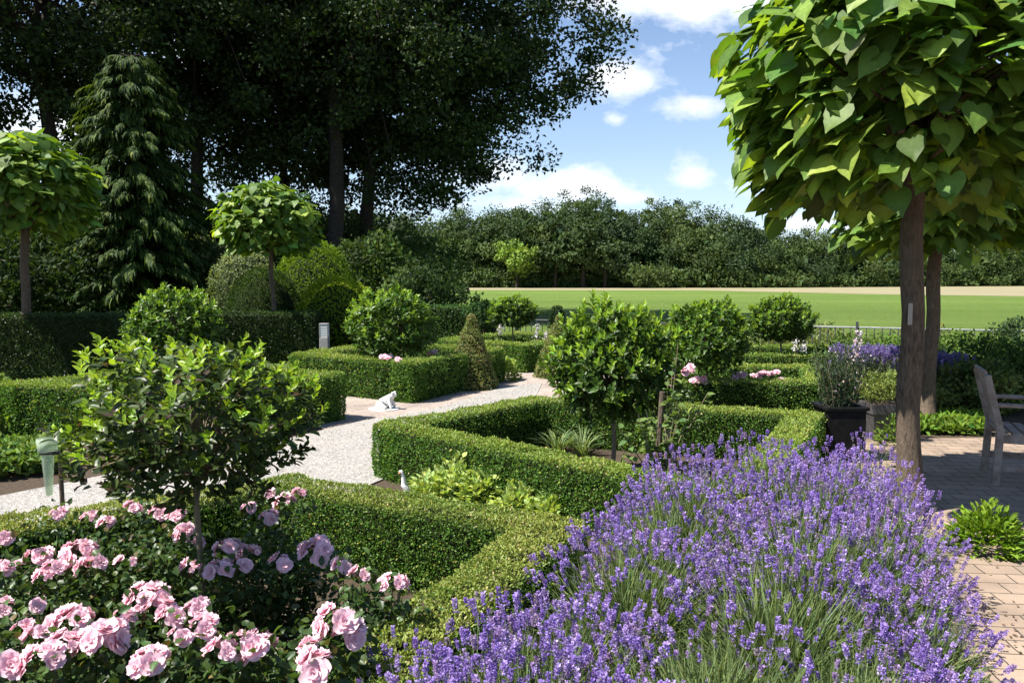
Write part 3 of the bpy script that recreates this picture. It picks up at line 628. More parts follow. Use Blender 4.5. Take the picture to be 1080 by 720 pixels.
# low scrub along the foot of the wood
px = 345.0
while px < 1330:
    dist = (185.5 if px < 800 else 185.5+(px-800)*.22)
    for k in range(2): far_tree(wood, None, (px-540)/FPX*dist+rng.random()*3, dist+k*4, 2.6+4.5*rng.random()*rng.random()+k*1.5, 3.0+rng.random(), [(.06, .095, .024), (.035, .06, .018)][k], 420, .6, z0=-.3, seed=px)
    px += 9+6*rng.random()
tag(wood.build('woodland'), 'far off wood of dark deciduous trees beyond the green field', 'woodland', kind='stuff')
back = MB()                      # wood edge behind the garden oaks
px = -420.0
while px < 420:
    dist = 66+18*rng.random(); far_tree(back, back, (px-540)/FPX*dist, dist, 6.6+2.2*rng.random(), 4.4, (.028, .048, .014), 1300, .5, z0=.0, seed=px); px += 27
tag(back.build('copse'), 'dark copse closing the view behind the garden oaks at left', 'woodland', kind='stuff')
ft = [(545, 180, 254, 4.3, (.15, .23, .035), 'light green young tree standing alone before the far wood', .34),
      (614, 181, 232, 5.2, (.045, .075, .020), 'dark field tree with thick trunk before the highest part of the wood', .30),
      (637, 180, 248, 4.6, (.050, .078, .026), 'grey green field tree with slim trunk right of the thick trunked one', .28),
      (585, 181, 250, 4.2, (.042, .072, .020), 'dark field tree with slim trunk right of the light green tree', .28)]
for (px, d, tp, R, c, lab, z0) in ft:
    b = gb(px, d); o = thing('field_tree', lab, 'tree', b, 'trees at the far edge of the field'); cr = MB(); tr = MB()
    h = Pd(px, tp, d).z; far_tree(cr, tr, 0, 0, h, R, c, 1700, .7, z0=z0, seed=px); cr.build('crown', o); tr.build('trunk', o)
shrub('pale round bush before the far wood right of the field trees', gb(680, 179), 6.0, 5.0, .8, (.085, .12, .04), nc=50, nl=30, name='field_bush', stem=False)

# ------------------------------------------------------------------ fence
fo = thing('garden_fence', 'thin metal railing fence with slim bars between garden and green field', 'fence', FA-fd*1.2)
def on(t, z): q = FA+fd*t; return Vector((q.x, q.y, z))-fo.location
LEN = (FB-FA).length+6
mb = MB(); V, F = tube([on(-1, .74), on(9.2, .74)], [.017]*2, 6); mb.add(V, F, 'iron'); mb.build('top_rail', fo)
mb = MB(); V, F = tube([on(9.2, .74), on(LEN, .76)], [.017]*2, 6); mb.add(V, F, 'rail_grey'); mb.build('top_rail', fo)
mb = MB(); V, F = tube([on(-1, .1), on(LEN, .1)], [.010]*2, 6); mb.add(V, F, 'iron'); mb.build('bottom_rail', fo)
t = -1.0; k = 0
while t <= LEN:
    mb = MB(); V, F = box(on(t, .43), (.05, .05, .86), math.atan2(fd.y, fd.x), .006); mb.add(V, F, 'iron'); mb.build('post', fo); t += 2.45
mb = MB(); t = -.9
while t < LEN:
    V, F = tube([on(t, .08), on(t, .745 if t < 9.2 else .74)], [.010]*2, 4, False); mb.add(V, F, 'iron'); t += .14
tag(mb.build('bars', fo), None, None, None, 'stuff')

# ------------------------------------------------------------------ strips of wild growth along the fence
def growth(name, label, quad, n, hgt, leaf, c, cat, asp=.35, up=.8, m='leaf_matte', T=T_O, kind='stuff', lumps=0, c2=None, thr=.5):
    a, b, c3, d = [np.array(q, float) for q in quad]; u = rng.random((n, 1)); v = rng.random((n, 1))
    p = (a*(1-u)+b*u)*(1-v)+(d*(1-u)+c3*u)*v; hh = hgt*(.55+.45*wob(p, 1.6, 2)+.25*wob(p, 5)); hh = np.clip(hh, hgt*.2, hgt*1.3)
    p[:, 2] = hh*rng.random(n)**.5; mb = MB()
    cl = np.clip(1+.25*wob(p, 3)[:, None], .6, 1.5); col = shade(c, n, .25, .15, cl)
    if c2 is not None:
        k = rng.random(n) < thr; col[k] = shade(c2, k.sum(), .2)
    leaves(mb, m, p, nrm(rnd(n)*np.array([1, 1, .5])+np.array([0, 0, up])), nrm(rnd(n)+np.array([0, 0, .7])), leaf*(.6+.7*rng.random(n)), leaf*asp, T, col)
    return tag(mb.build(name), label, cat, None, kind)
nv_ = Vector((fd.y, -fd.x, 0))
def fq(t0, t1, s0, s1): return [FA+fd*t0+nv_*s0, FA+fd*t1+nv_*s0, FA+fd*t1+nv_*s1, FA+fd*t0+nv_*s1]
growth('tall_weeds', 'rough yellow green weeds and grasses growing along the field side of the fence', fq(9, 24, -1.9, -.25), 22000, .74, .11, (.13, .17, .05), 'weeds', asp=.25, c2=(.30, .29, .13), thr=.22)
growth('field_verge', 'dark green growth behind the iron fence bars', fq(-3, 9, -1.2, -.25), 12000, .52, .09, (.03, .055, .015), 'weeds', asp=.5)
growth('border_plants', 'mixed green border plants on the garden side of the right fence', fq(9.2, 22, .3, 2.4), 20000, .52, .09, (.085, .14, .035), 'border plants', asp=.5)
# shrubs at the right back
rs = [(1062, 10.4, .95, .86, (.05, .095, .022), 'dark green rounded shrub behind the wooden garden chair'),
      (1010, 12.2, .9, .85, (.09, .15, .03), 'mid green shrub between the pale catalpa trunk and the chair'),
      (1090, 12.8, .8, .98, (.03, .055, .02), 'darkest shrub touching the fence rail at the right edge'),
      (900, 12.4, .75, .72, (.10, .16, .035), 'bright green perennial clump behind the lavender in the back'),
      (945, 12.9, .7, .70, (.10, .17, .03), 'bright green perennial clump just left of the near catalpa trunk'),
      (1030, 10.0, .5, .62, (.13, .17, .05), 'yellowish green low shrub just left of the chair back'),
      (975, 11.6, .55, .62, (.045, .08, .03), 'dark low shrub between the two catalpa trunks')]
for px, d, R, h, c, lab in rs: shrub(lab, gb(px, d), R, h, .065, c, nc=70, nl=75, name='border_shrub', group='shrubs by the right fence', T=T_O, asp=.5)
growth('ground_cover', 'bright green low leafy ground cover at the foot of the second catalpa', [P(957, 458), P(1042, 460), P(1040, 438), P(955, 440)], 3400, .17, .085, (.13, .21, .025), 'ground cover', asp=.5, up=.3)
growth('ground_cover', 'leafy light green ground cover below the left hedge', [P(-120, 523), P(75, 498), P(75, 466), P(-120, 468)], 6500, .26, .065, (.12, .19, .04), 'ground cover', asp=.8, up=.3, T=T_O)
growth('ground_cover', 'yellow green leafy plants at the far left edge beside the hedge end', [P(-60, 462), P(14, 462), P(14, 436), P(-60, 436)], 2600, .52, .07, (.13, .19, .03), 'ground cover', asp=.7)

# tufts of strap leaves, lime plants
def tuft(label, p, n, L, wd, c, name='daylily_tuft', cat='plant', group=None, spread=.08, T=T_B, lean=.8, m='leaf_matte'):
    n = int(n); a = rng.random(n)*6.28; d = np.stack([np.cos(a), np.sin(a), np.zeros(n)], 1); b = d*spread*rng.random((n, 1)); mb = MB()
    D0 = nrm(d*lean*(.3+.7*rng.random((n, 1)))+np.array([0, 0, 1.0]))
    LL = L*(.6+.5*rng.random(n)); col = shade(c, n, .2, .1)
    seg = 3; pos = b.copy(); D = D0.copy()
    V = []; 
    rows = [];
    X = nrm(np.cross(D0, d)+1e-5)
    for s in range(seg+1):
        w_ = wd*(1-.95*(s/seg)**2)*.5; rows.append(np.stack([pos-X*w_, pos+X*w_], 1)); pos = pos+D*(LL/seg)[:, None]; D = nrm(D+d*.45+np.array([0, 0, -.28]))
    V = np.stack(rows, 1).reshape(n, -1, 3); k = V.shape[1]; f = np.array([(2*s, 2*s+1, 2*s+3, 2*s+2) for s in range(seg)])
    mb.add(V.reshape(-1, 3), [(f[None]+(np.arange(n)*k)[:, None, None]).reshape(-1, 4)], m, np.repeat(col, k, 0), True)
    o = mb.build(name); o.location = p; return tag(o, label, cat, group)
tuft('strap leaved tuft left of the stem of the middle bay tree', P(588, 476), 50, .36, .018, (.16, .22, .09), group='strap leaved tufts inside the middle hedge')
tuft('strap leaved tuft next to the stem of the middle bay tree', P(614, 480), 60, .40, .018, (.16, .22, .09), group='strap leaved tufts inside the middle hedge')
tuft('strap leaved tuft furthest left inside the middle hedge', P(566, 470), 34, .30, .016, (.15, .20, .08), group='strap leaved tufts inside the middle hedge')
def lowplant(label, p, R, h, leaf, c, n, name='lime_plant', cat='plant', group=None, asp=.75):
    mb = MB(); d = nrm(rng.normal(size=(n, 3))); d[:, 2] = abs(d[:, 2]); q = d*np.array([R, R, h])*(.55+.45*rng.random((n, 1)))*(1+.18*wob(d, 4, R*50)[:, None])
    leaves(mb, 'leaf_matte', q, nrm(d+rnd(n)*.5+np.array([0, 0, .1])), nrm(d*.4+np.array([0, 0, 1])+rnd(n)*.4), leaf*(.6+.6*rng.random(n)), leaf*asp, T_O, shade(c, n, .2, .1))
    o = mb.build(name); o.location = p; return tag(o, label, cat, group)
lime = (.34, .42, .13)
for i, (px, py, R, lab) in enumerate([(452, 535, .17, 'lime leaved plant nearest the small figurine between two hedges'), (480, 535, .22, 'tallest lime leaved plant in the middle of the row between two hedges'), (508, 538, .19, 'lime leaved plant right of the tallest one between two hedges'),
        (545, 548, .21, 'lime leaved plant second from the lavender between two hedges'), (578, 556, .17, 'lime leaved plant closest to the lavender between two hedges')]):
    lowplant(lab, P(px, py, 0), R, [.25, .36, .30, .27, .2][i], .055, lime, 400, group='lime plants between two hedges')
lowplant('lime green plant at the foot of the far hedge square by the brick path', P(531, 401), .30, .36, .06, (.24, .32, .07), 900)
lowplant('bright green leafy plant at the edge of the patio beside the lavender', P(1038, 580), .23, .25, .06, (.14, .23, .02), 900, name='leafy_plant', asp=.45)
lowplant('bright green plant between the planter box and the near catalpa trunk', P(943, 470), .18, .3, .05, (.12, .19, .03), 320, name='leafy_plant', asp=.5)
# ------------------------------------------------------------------ roses
def bloom_mesh(name, kind):
    mb = MB(); r = np.random.default_rng(kind+11)
    rings = [(5, .010, 1.25, .55), (6, .017, .95, .7), (7, .025, .6, .85), (8, .031, .22, .95)]
    for j, (n, rad, tilt, dep) in enumerate(rings):
        for k in range(n):
            a = 2*math.pi*k/n+j*.5+r.normal()*.2; d = np.array([math.cos(a), math.sin(a), 0]); sd = np.array([-d[1], d[0], 0])
            ti = tilt+r.normal()*.24; L = rad*(1.15+r.normal()*.14); w = rad*(.72+r.normal()*.08)
            V = []
            for u in range(4):
                f = u/3; rr = L*f*math.cos(ti*(1-.35*f)); zz = L*f*math.sin(ti*(1-.2*f))+(.012-.004*j); rr += .003*j
                ww = w*math.sin(.35+f*2.1)*1.05
                for s in (-1, -.4, .4, 1):
                    cup = .28*ww*(abs(s)**2); V.append(d*(rr-cup*.6)+sd*s*ww+np.array([0, 0, zz+cup*.4+r.normal()*(.0006+.0014*u/3)-(.004 if u == 3 and abs(s) < .9 else 0)]))
            F = [(4*u+s, 4*u+s+1, 4*u+s+5, 4*u+s+4) for u in range(3) for s in range(3)]
            base = np.array([.93, .70, .755])*(1+.05*r.normal()); base = base*(dep*.35+.65) if kind != 2 else base*.82
            deep = np.array([.86, .40, .50]); f = np.repeat(np.array([.9, .5, .16, .0])*(1.15-dep*.6), 4)[:, None]
            col = base*(1-f)+deep*f
            mb.add(np.array(V), [np.array(F)], 'petal', np.clip(col, 0, .95), True)
    V, F = tube([(0, 0, -.05), (0, 0, -.01), (0, 0, .006)], [.0016, .0022, .007], 5, False); mb.add(V, F, 'leaf_matte', (.09, .14, .04))
    o = mb.build(name); me = o.data; bpy.data.objects.remove(o); return me
BL = [bloom_mesh('bloom', k) for k in range(3)]
RC = [(6, 568, 3, 1), (62, 541, 3, 1), (95, 545, 3, .9), (113, 552, 3, .9), (140, 536, 4, .95), (150, 519, 2, .8), (168, 541, 4, .95), (185, 544, 4, 1), (262, 537, 4, .85), (285, 546, 4, .9), (300, 527, 5, .95), (316, 522, 4, .9), (283, 520, 3, .8),
      (44, 586, 5, 1), (84, 583, 8, 1.1), (97, 596, 5, 1), (57, 600, 4, .9), (49, 608, 3, .9), (135, 592, 4, .85), (195, 560, 5, .85), (205, 573, 4, .8), (202, 598, 3, .9), (243, 578, 6, 1), (266, 583, 5, .95), (232, 600, 5, .95), (252, 596, 4, .9), (296, 592, 4, .9), (333, 582, 8, 1.1), (362, 596, 3, .9),
      (3, 602, 3, .9), (18, 598, 2, .8), (155, 632, 9, 1.1), (170, 641, 5, 1), (40, 637, 3, .8), (78, 655, 9, 1.2), (72, 680, 8, 1.15), (103, 676, 9, 1.2), (120, 668, 4, .9), (130, 650, 4, .8), (180, 652, 6, .95), (207, 642, 6, .95), (216, 660, 6, .95), (190, 670, 5, .95),
      (160, 697, 7, 1.1), (172, 712, 4, 1.05), (140, 714, 5, 1.05), (232, 686, 6, 1), (248, 674, 3, .9), (272, 680, 7, 1.15), (262, 702, 7, 1.15), (288, 704, 4, 1), (356, 655, 8, 1.2), (368, 668, 4, 1.1), (336, 701, 5, 1.2), (326, 681, 3, .8), (8, 699, 6, 1.2), (46, 695, 7, 1.1), (38, 671, 2, .9), (22, 663, 2, .8), (2, 640, 3, .9), (205, 693, 3, .85),
      (380, 606, 4, .8), (414, 614, 6, .85), (12, 716, 5, 1.1), (110, 706, 4, 1.0), (62, 715, 4, 1)]
RB = [((30, 590), 'pink rose bush at the left edge behind the front row, near the rain gauge'), ((135, 565), 'pink rose bush left of the thin bay tree stem in the back row'), ((265, 560), 'pink rose bush right of the thin bay tree stem, against the hedge'),
      ((50, 690), 'pink rose bush in the front left corner with the largest blooms'), ((175, 680), 'pink rose bush in the centre front of the bed'), ((290, 690), 'pink rose bush in front, right of the centre of the bed'), ((385, 625), 'pink rose bush nearest the lavender in the corner of the hedge')]
bushes = []
for i, (c, lab) in enumerate(RB):
    p = P(c[0], c[1], .55); o = thing('rose_bush', lab, 'rose bush', (p.x, p.y+.04, 0), 'pink rose bushes in the foreground bed'); bushes.append([o, c, []])
for (px, py, k, s) in RC:
    k = max(2, round(k*(.68 if py > 640 else 1.0)))
    if py > 690 and px not in (160, 232, 272, 336, 8, 46): continue
    i = min(range(len(bushes)), key=lambda q: ((bushes[q][1][0]-px)**2+((bushes[q][1][1]-py)*1.2)**2)); bushes[i][2].append((px, py, k, s))
STM = []
for bi, (o, c, cl) in enumerate(bushes):
    ctr = o.location; tips = []
    for (px, py, k, s) in cl:
        z = .57+.05*random.random(); b0 = P(px, py, z); d = b0.y
        for q in range(k):
            th = q*2.4+random.random(); cz = 1-.95*(q+.4)/k; rh = .0165*math.sqrt(k)*s; sn = math.sqrt(max(0, 1-cz*cz))
            ofs = Vector((math.cos(th)*sn*rh*1.25, math.sin(th)*sn*rh, cz*rh*.9-rh*.3))+Vector((random.gauss(0, .004), random.gauss(0, .004), random.gauss(0, .004)))
            pos = b0+ofs-ctr; bl = bpy.data.objects.new('bloom', BL[random.choice([0, 0, 1, 1, 2])]); C.objects.link(bl); bl.parent = o
            bl.location = pos; tl = Vector((ofs.x/rh+random.gauss(0, .15), ofs.y/rh-.25+random.gauss(0, .15), cz+.35)).normalized()
            bl.rotation_mode = 'QUATERNION'; bl.rotation_quaternion = tl.to_track_quat('Z', 'Y'); sc_ = s*(.72+.34*random.random())*(.78); bl.scale = (sc_*(.5 if random.random() < .16 else 1),)*3
        tips.append(np.array(b0-ctr))
    mb = MB(); R = .31; n = 3300; d = nrm(rng.normal(size=(n, 3))); p = d*np.array([R, R, .24])*(.35+.65*rng.random((n, 1))**.6)*(1+.2*wob(d, 4, bi*3)[:, None]); p[:, 2] += .27
    if tips:
        T_ = np.array(tips); k = len(T_)*45; idx = rng.integers(0, len(T_), k); q = T_[idx]+rng.normal(size=(k, 3))*np.array([.045, .045, .05])+np.array([0, .01, -.06]); p = np.concatenate([p, q]); n = len(p)
    p[:, 2] = np.maximum(p[:, 2], .02); br = np.clip(1+.25*wob(p, 14)[:, None], .5, 1.6); col = shade((.050, .088, .024), n, .3, .1, br); y = rng.random(n) < .07; col[y] = shade((.13, .11, .05), y.sum(), .2)
    leaves(mb, 'leaf_glossy', p, nrm(rnd(n)+np.array([0, -.1, .1])), nrm(rnd(n)*.7+np.array([0, 0, 1])), .034*(.7+.5*rng.random(n)), .024, T_O, col, True); mb.build('foliage', o)
    st = MB()
    for e in tips:
        b = np.array([random.gauss(0, .05), random.gauss(0, .05), 0]); V, F = tube([b, (b+e)/2+rng.normal(size=3)*.03, e-np.array([0, 0, .02])], [.004, .003, .002], 5, False); st.add(V, F, 'leaf_matte', (.08, .11, .03))
    if tips: st.build('stems', o)
# small roses inside the further hedges
def small_rose(label, p, pts, group):
    o = thing('rose_bush', label, 'rose bush', p, group); mb = MB(); n = 500; d = nrm(rng.normal(size=(n, 3))); q = d*np.array([.22, .22, .2])*(.4+.6*rng.random((n, 1))); q[:, 2] += .3
    leaves(mb, 'leaf_glossy', q, rnd(n), nrm(rnd(n)+np.array([0, 0, 1])), .045, .03, T_O, shade((.05, .085, .025), n, .3)); mb.build('foliage', o)
    for w_, k in pts:
        for j in range(k):
            bl = bpy.data.objects.new('bloom', BL[j % 2]); C.objects.link(bl); bl.parent = o; bl.location = w_-Vector(p)+Vector((random.gauss(0, .05), random.gauss(0, .05), random.gauss(0, .022)))
            bl.rotation_euler = (random.gauss(.5, .3), random.gauss(0, .3), 0); bl.scale = (.9+.3*random.random(),)*3
    return o
gR = 'pale pink roses inside the further hedges'
small_rose('pale pink rose beside the stake left of the second bay tree', gb(716, 8.6), [(Pd(713, 388, 8.6), 4), (Pd(722, 391, 8.5), 6), (Pd(706, 396, 8.6), 5), (Pd(700, 402, 8.6), 3)], gR)
small_rose('pale pink rose directly under the second bay tree', gb(742, 9.3), [(Pd(742, 402, 9.0), 5), (Pd(731, 403, 9.0), 2)], gR)
small_rose('pale pink rose in the middle of the hedge at right', gb(776, 9.4), [(Pd(770, 402, 9.2), 9), (Pd(778, 397, 9.4), 5)], gR)
small_rose('pale pink rose with the most blooms behind the right hedge', gb(812, 9.6), [(Pd(802, 396, 9.8), 8), (Pd(809, 394, 9.8), 6), (Pd(798, 402, 9.5), 5), (Pd(816, 404, 9.3), 11), (Pd(824, 402, 9.3), 7)], gR)
small_rose('pale pink rose left of the bay tree stem in the square hedge', gb(408, 11.0), [(Pd(405, 376, 11.0), 5), (Pd(421, 380, 10.9), 3)], gR)
small_rose('pale pink rose near the first cone topiary', gb(458, 11.8), [(Pd(457, 372, 11.9), 6)], gR)

# ------------------------------------------------------------------ lavender
def spike_template(seed, wh=6):
    r = np.random.default_rng(seed); Pp, D = [], []
    for j in range(wh):
        z = .004+j*.0068+(.0 if j else -.009); rad = .0062*(1-.09*j)
        for k in range(5):
            a = k*1.2566+j*.7+r.normal()*.2; d = np.array([math.cos(a), math.sin(a), 0]); Pp.append(d*rad*.35+np.array([0, 0, z])); D.append(nrm(d+np.array([0, 0, .55])+r.normal(size=3)*.2))
    return np.array(Pp), np.array(D)
SPT = [spike_template(1, 6), spike_template(2, 5), spike_template(3, 7)]
def frames(ax):
    x = nrm(np.cross(ax, np.array([.31, .77, .2]))); y = np.cross(ax, x); return np.stack([x, y, ax], 2)
def spikes(mb, base, ax, sc_, col, size=.0125):
    for t in range(3):
        k = np.arange(len(base)) % 3 == t; b, a, s, c = base[k], ax[k], sc_[k], col[k]
        if not len(b): continue
        Pp, D = SPT[t]; M = frames(a); n, f = len(b), len(Pp)
        p = b[:, None]+np.einsum('nij,fj->nfi', M, Pp)*s[:, None, None]; d = np.einsum('nij,fj->nfi', M, D)
        cc = np.repeat(c, f, 0)*np.clip(1+.22*rng.normal(size=(n*f, 1)), .5, 1.6)
        leaves(mb, 'petal', p.reshape(-1, 3), d.reshape(-1, 3), rnd(n*f), np.repeat(size*s, f)*(.8+.4*rng.random(n*f)), np.repeat(size*.85*s, f), T_Q, cc)
lav = thing('lavender_bed', 'broad mass of purple flowering lavender filling the right foreground', 'lavender', (1.0, 3.4, 0))
PL = [(-.26, 2.30, .26, .52), (-.02, 2.55, .30, .54), (.06, 2.2, .38, .56), (-.15, 2.0, .36, .58), (1.82, 4.2, .36, .6), (2.12, 4.72, .36, .62), (1.95, 3.95, .30, .56), (.20, 2.60, .38, .52), (.62, 2.35, .46, .56), (.48, 3.15, .44, .60), (1.0, 2.85, .48, .60), (1.05, 2.32, .38, .50), (.80, 3.70, .46, .64), (1.30, 3.35, .46, .64), (1.00, 4.30, .44, .66), (1.48, 3.95, .46, .66),
      (1.45, 4.55, .44, .66), (1.85, 4.5, .38, .64), (1.50, 2.90, .32, .48), (1.18, 2.5, .34, .46), (.25, 2.0, .4, .5), (1.66, 3.55, .34, .56), (.9, 1.9, .45, .5)]
org = np.array([1.0, 3.4, 0]); BS, AX, SCL, ST0, HD = [], [], [], [], []
FO = MB(); hole = np.array(P(822, 698, .30))
for i, (x, y, R, h) in enumerate(PL):
    n = int(640*(R/.45)**2); d = nrm(sphere(int(n*2.1))+rnd(int(n*2.1))*.12); d = d[d[:, 2] > .16][:]; n = len(d)
    s = (.86+.17*rng.random(n))*(1+.07*wob(d, 4, i)); tip = np.array([x, y, 0])+d*np.array([R*1.22, R*1.22, h*1.12])*s[:, None]
    ax = nrm(d*np.array([.8, .8, 1])+np.array([0, 0, .55])+rnd(n)*.12)
    kp = np.ones(n, bool)
    # flowers sparser low on the camera side where only stems show
    low = (tip[:, 2] < .36) & (tip[:, 1] < 2.9) & (tip[:, 0] > .45) & (tip[:, 0] < 1.25); kp &= ~(low & (rng.random(n) < .75))
    rgn = (tip[:, 0] > .45) & (tip[:, 0] < 1.22) & (tip[:, 1] < 2.75); kp &= ~(rgn & (rng.random(n) < .72))
    ST0.append((np.array([x, y, 0])+d*np.array([R*.42, R*.42, h*.4]), tip)); BS.append(tip[kp]); AX.append(ax[kp])
    m = 1500; dd = nrm(rng.normal(size=(m, 3))); dd[:, 2] = abs(dd[:, 2]); q = np.array([x, y, 0])+dd*np.array([R*.95, R*.95, h*.66])*(.5+.5*rng.random((m, 1)))
    ok = np.linalg.norm((q-hole)[:, :2], axis=1) > .10; q = q[ok]; dd = dd[ok]; m = len(q)
    leaves(FO, 'leaf_matte', q, nrm(dd*.6+np.array([0, 0, .8])+rnd(m)*.35), nrm(dd+rnd(m)*.6), .055*(.6+.7*rng.random(m)), .0055, T_B, shade((.115, .165, .065), m, .25, .15))
    V, F = tube([(x, y, 0), (x, y, h*.18), (x, y, h*.36)], [R*.62, R*.5, R*.22], 12); FO.add(V, F, 'hedge_core')
BS, AX = np.concatenate(BS), np.concatenate(AX); SC = .50+.40*rng.random(len(BS))
pal = np.array([(.28, .19, .50), (.35, .25, .58), (.22, .14, .43), (.43, .33, .62), (.34, .23, .44), (.27, .23, .28)]); COL = pal[rng.choice(6, len(BS), p=[.23, .23, .2, .16, .12, .06])]
S0, S1 = np.concatenate([a for a, b in ST0]), np.concatenate([b for a, b in ST0]); n = len(S0)
SM = MB(); d = S1-S0; L = np.linalg.norm(d, axis=1)
for rep in range(2): leaves(SM, 'leaf_matte', S0+rng.normal(size=(n, 3))*.015*rep, d+rng.normal(size=(n, 3))*.05*rep, rnd(n), L*(1-.1*rep), .0055, T_B, shade((.13, .18, .065), n, .2, .12))
m = 5000; idx = rng.integers(0, n, m); u = rng.random((m, 1))*.5; q = S0[idx]+d[idx]*u+rng.normal(size=(m, 3))*.035
leaves(SM, 'leaf_matte', q, nrm(nrm(d[idx])+rnd(m)*.22), rnd(m), .13*(.6+.7*rng.random(m)), .0042, T_B, shade((.14, .19, .07), m, .22, .12))
FO.build('foliage', lav, org); SM.build('stems', lav, org)
dist = np.linalg.norm(BS-np.array([0, 0, CAMH]), axis=1); vis = (BS[:, 1] > 2.1) & (np.abs(BS[:, 0]/BS[:, 1]) < .64)&(BS[:, 2]>.35)
near = np.argsort(np.where(vis, dist, 99))[:100]; isn = np.zeros(len(BS), bool); isn[near] = True
mb = MB(); spikes(mb, BS[~isn], AX[~isn], SC[~isn], COL[~isn]); tag(mb.build('flower_spikes', lav, org), None, None, None, 'stuff')
sp_me = []
for t in range(4):
    mb = MB(); tt = t % 3; c = pal[t:t+1]; q = np.zeros((3, 3)); kk = np.zeros(3, bool)
    Pp, D = SPT[tt]; nf = len(Pp); leaves(mb, 'petal', Pp, D, rnd(nf), .0125, .0106, T_Q, np.repeat(c, nf, 0)*np.clip(1+.22*rng.normal(size=(nf, 1)), .5, 1.6)); o = mb.build('flower_spike'); sp_me.append(o.data); bpy.data.objects.remove(o)
for i in near:
    o = bpy.data.objects.new('flower_spike', sp_me[i % 4]); C.objects.link(o); o.parent = lav; o.location = Vector(BS[i]-org); o.rotation_mode = 'QUATERNION'
    o.rotation_quaternion = Vector(AX[i]).to_track_quat('Z', 'Y'); o.scale = (float(SC[i]),)*3
# back lavender
def backlav(label, a, b, n, h, sz=3.2, wd=.45):
    a, b = np.array(a, float), np.array(b, float); u = rng.random((n, 1)); p = a*(1-u)+b*u+np.stack([rng.normal(size=n)*.1, rng.normal(size=n)*wd*.5, np.zeros(n)], 1)
    p[:, 2] = h*(.72+.35*rng.random(n)); o = thing('lavender_bush', label, 'lavender', tuple((a+b)/2), 'lavender in the back border'); c = (a+b)/2
    mb = MB(); spikes(mb, p, nrm(rnd(n)*.25+np.array([0, 0, 1])), np.full(n, 1.0)*sz*.5, np.repeat(np.array([(.21, .17, .36)]), n, 0)*(.8+.5*rng.random((n, 1)))); mb.build('flowers', o, c)
    mb = MB(); m = n*12; u = rng.random((m, 1)); q = a*(1-u)+b*u+np.stack([rng.normal(size=m)*.1, rng.normal(size=m)*wd*.5, np.zeros(m)], 1); q[:, 2] = h*.8*rng.random(m)
    leaves(mb, 'leaf_matte', q, nrm(rnd(m)*.4+np.array([0, 0, 1])), rnd(m), .13, .018, T_B, shade((.09, .12, .06), m, .2)); mb.build('foliage', o, c)
backlav('back lavender patch left of the near catalpa trunk above the planters', gb(890, 11.0), gb(950, 11.0), 420, .66)
backlav('back lavender patch between and right of the catalpa trunks', gb(972, 10.6), gb(1006, 10.6), 170, .60)

# ------------------------------------------------------------------ staked shrub beside the lavender
p = P(694, 520); p = Vector((.98, 5.15, 0))
o = tag(thing('wooden_stake', 'thin brown wooden stake standing in the leafy shrub beside the lavender', 'stake', p), None, None); o2 = o
mb = MB(); V, F = tube([(-.07, 0, 0), (-.025, .0, .45), (0, 0, .93)], [.022, .021, .019], 8); mb.add(V, F, 'bark'); mb.build('pole', o)
mb = MB(); V, F = tube([(-.007, 0, .70), (-.005, 0, .725)], [.0235, .0235], 8); mb.add(V, F, 'black_plastic'); mb.build('tie', o)
sh = thing('climbing_shrub', 'loose leafy shrub with arching twigs around the wooden stake', 'shrub', p+Vector((.0, -.03, 0)))
mb = MB(); lf = MB()
for k in range(26):
    a = rng.random()*6.28; r = .1+.30*rng.random(); zt = .45+.5*rng.random(); e = np.array([math.cos(a)*r, math.sin(a)*r*.6, zt])
    if k < 3: e = np.array([.03+.03*k, 0, 1.02+.11*k])
    m1 = np.array([e[0]*.35, e[1]*.35, zt*.6]); pts = [np.zeros(3), m1, e]; V, F = tube(pts, [.006, .004, .002], 4, False); mb.add(V, F, 'bark_thin')
    n = 22; u = rng.random((n, 1))*.8+.2; q = 2*u*(1-u)*m1+u**2*e; dv = rnd(n)*np.array([1, 1, .4])
    leaves(lf, 'leaf_matte', q, nrm(dv+np.array([0, -.1, .1])), nrm(np.array([0, 0, 1])+rnd(n)*.5), .062*(.6+.6*rng.random(n)), .04, T_O, shade((.11, .165, .045), n, .25, .1), True)
mb.build('twigs', sh); lf.build('foliage', sh)

# ------------------------------------------------------------------ planters
pl = P(889, 480); pl = Vector((3.03, 7.3, 0))
o = thing('square_planter', 'large black square planter box in shade behind the lavender', 'planter', pl, 'planters on the patio')
mb = MB(); wdt = .34
for (cx, cy, sx, sy) in ((0, -wdt/2, wdt, .02), (0, wdt/2, wdt, .02), (-wdt/2+.012, 0, .02, wdt-.03), (wdt/2-.012, 0, .02, wdt-.03)):
    V, F = box((cx, cy, .24), (sx, sy, .48), 0, .003); mb.add(V, F, 'dark_paint')
mb.build('wall_panels', o)
mb = MB()
for (cx, cy, sx, sy) in ((0, -wdt/2-.004, wdt+.05, .045), (0, wdt/2+.004, wdt+.05, .045), (-wdt/2, 0, .045, wdt-.042), (wdt/2, 0, .045, wdt-.042)):
    V, F = box((cx, cy, .495), (sx, sy, .03), 0, .004); mb.add(V, F, 'dark_paint')
mb.build('rim', o)
mb = MB(); V, F = box((0, 0, .43), (wdt-.06, wdt-.06, .04)); mb.add(V, F, 'soil'); mb.build('potting_soil', o)
mb = MB(); cc = []
tw = []
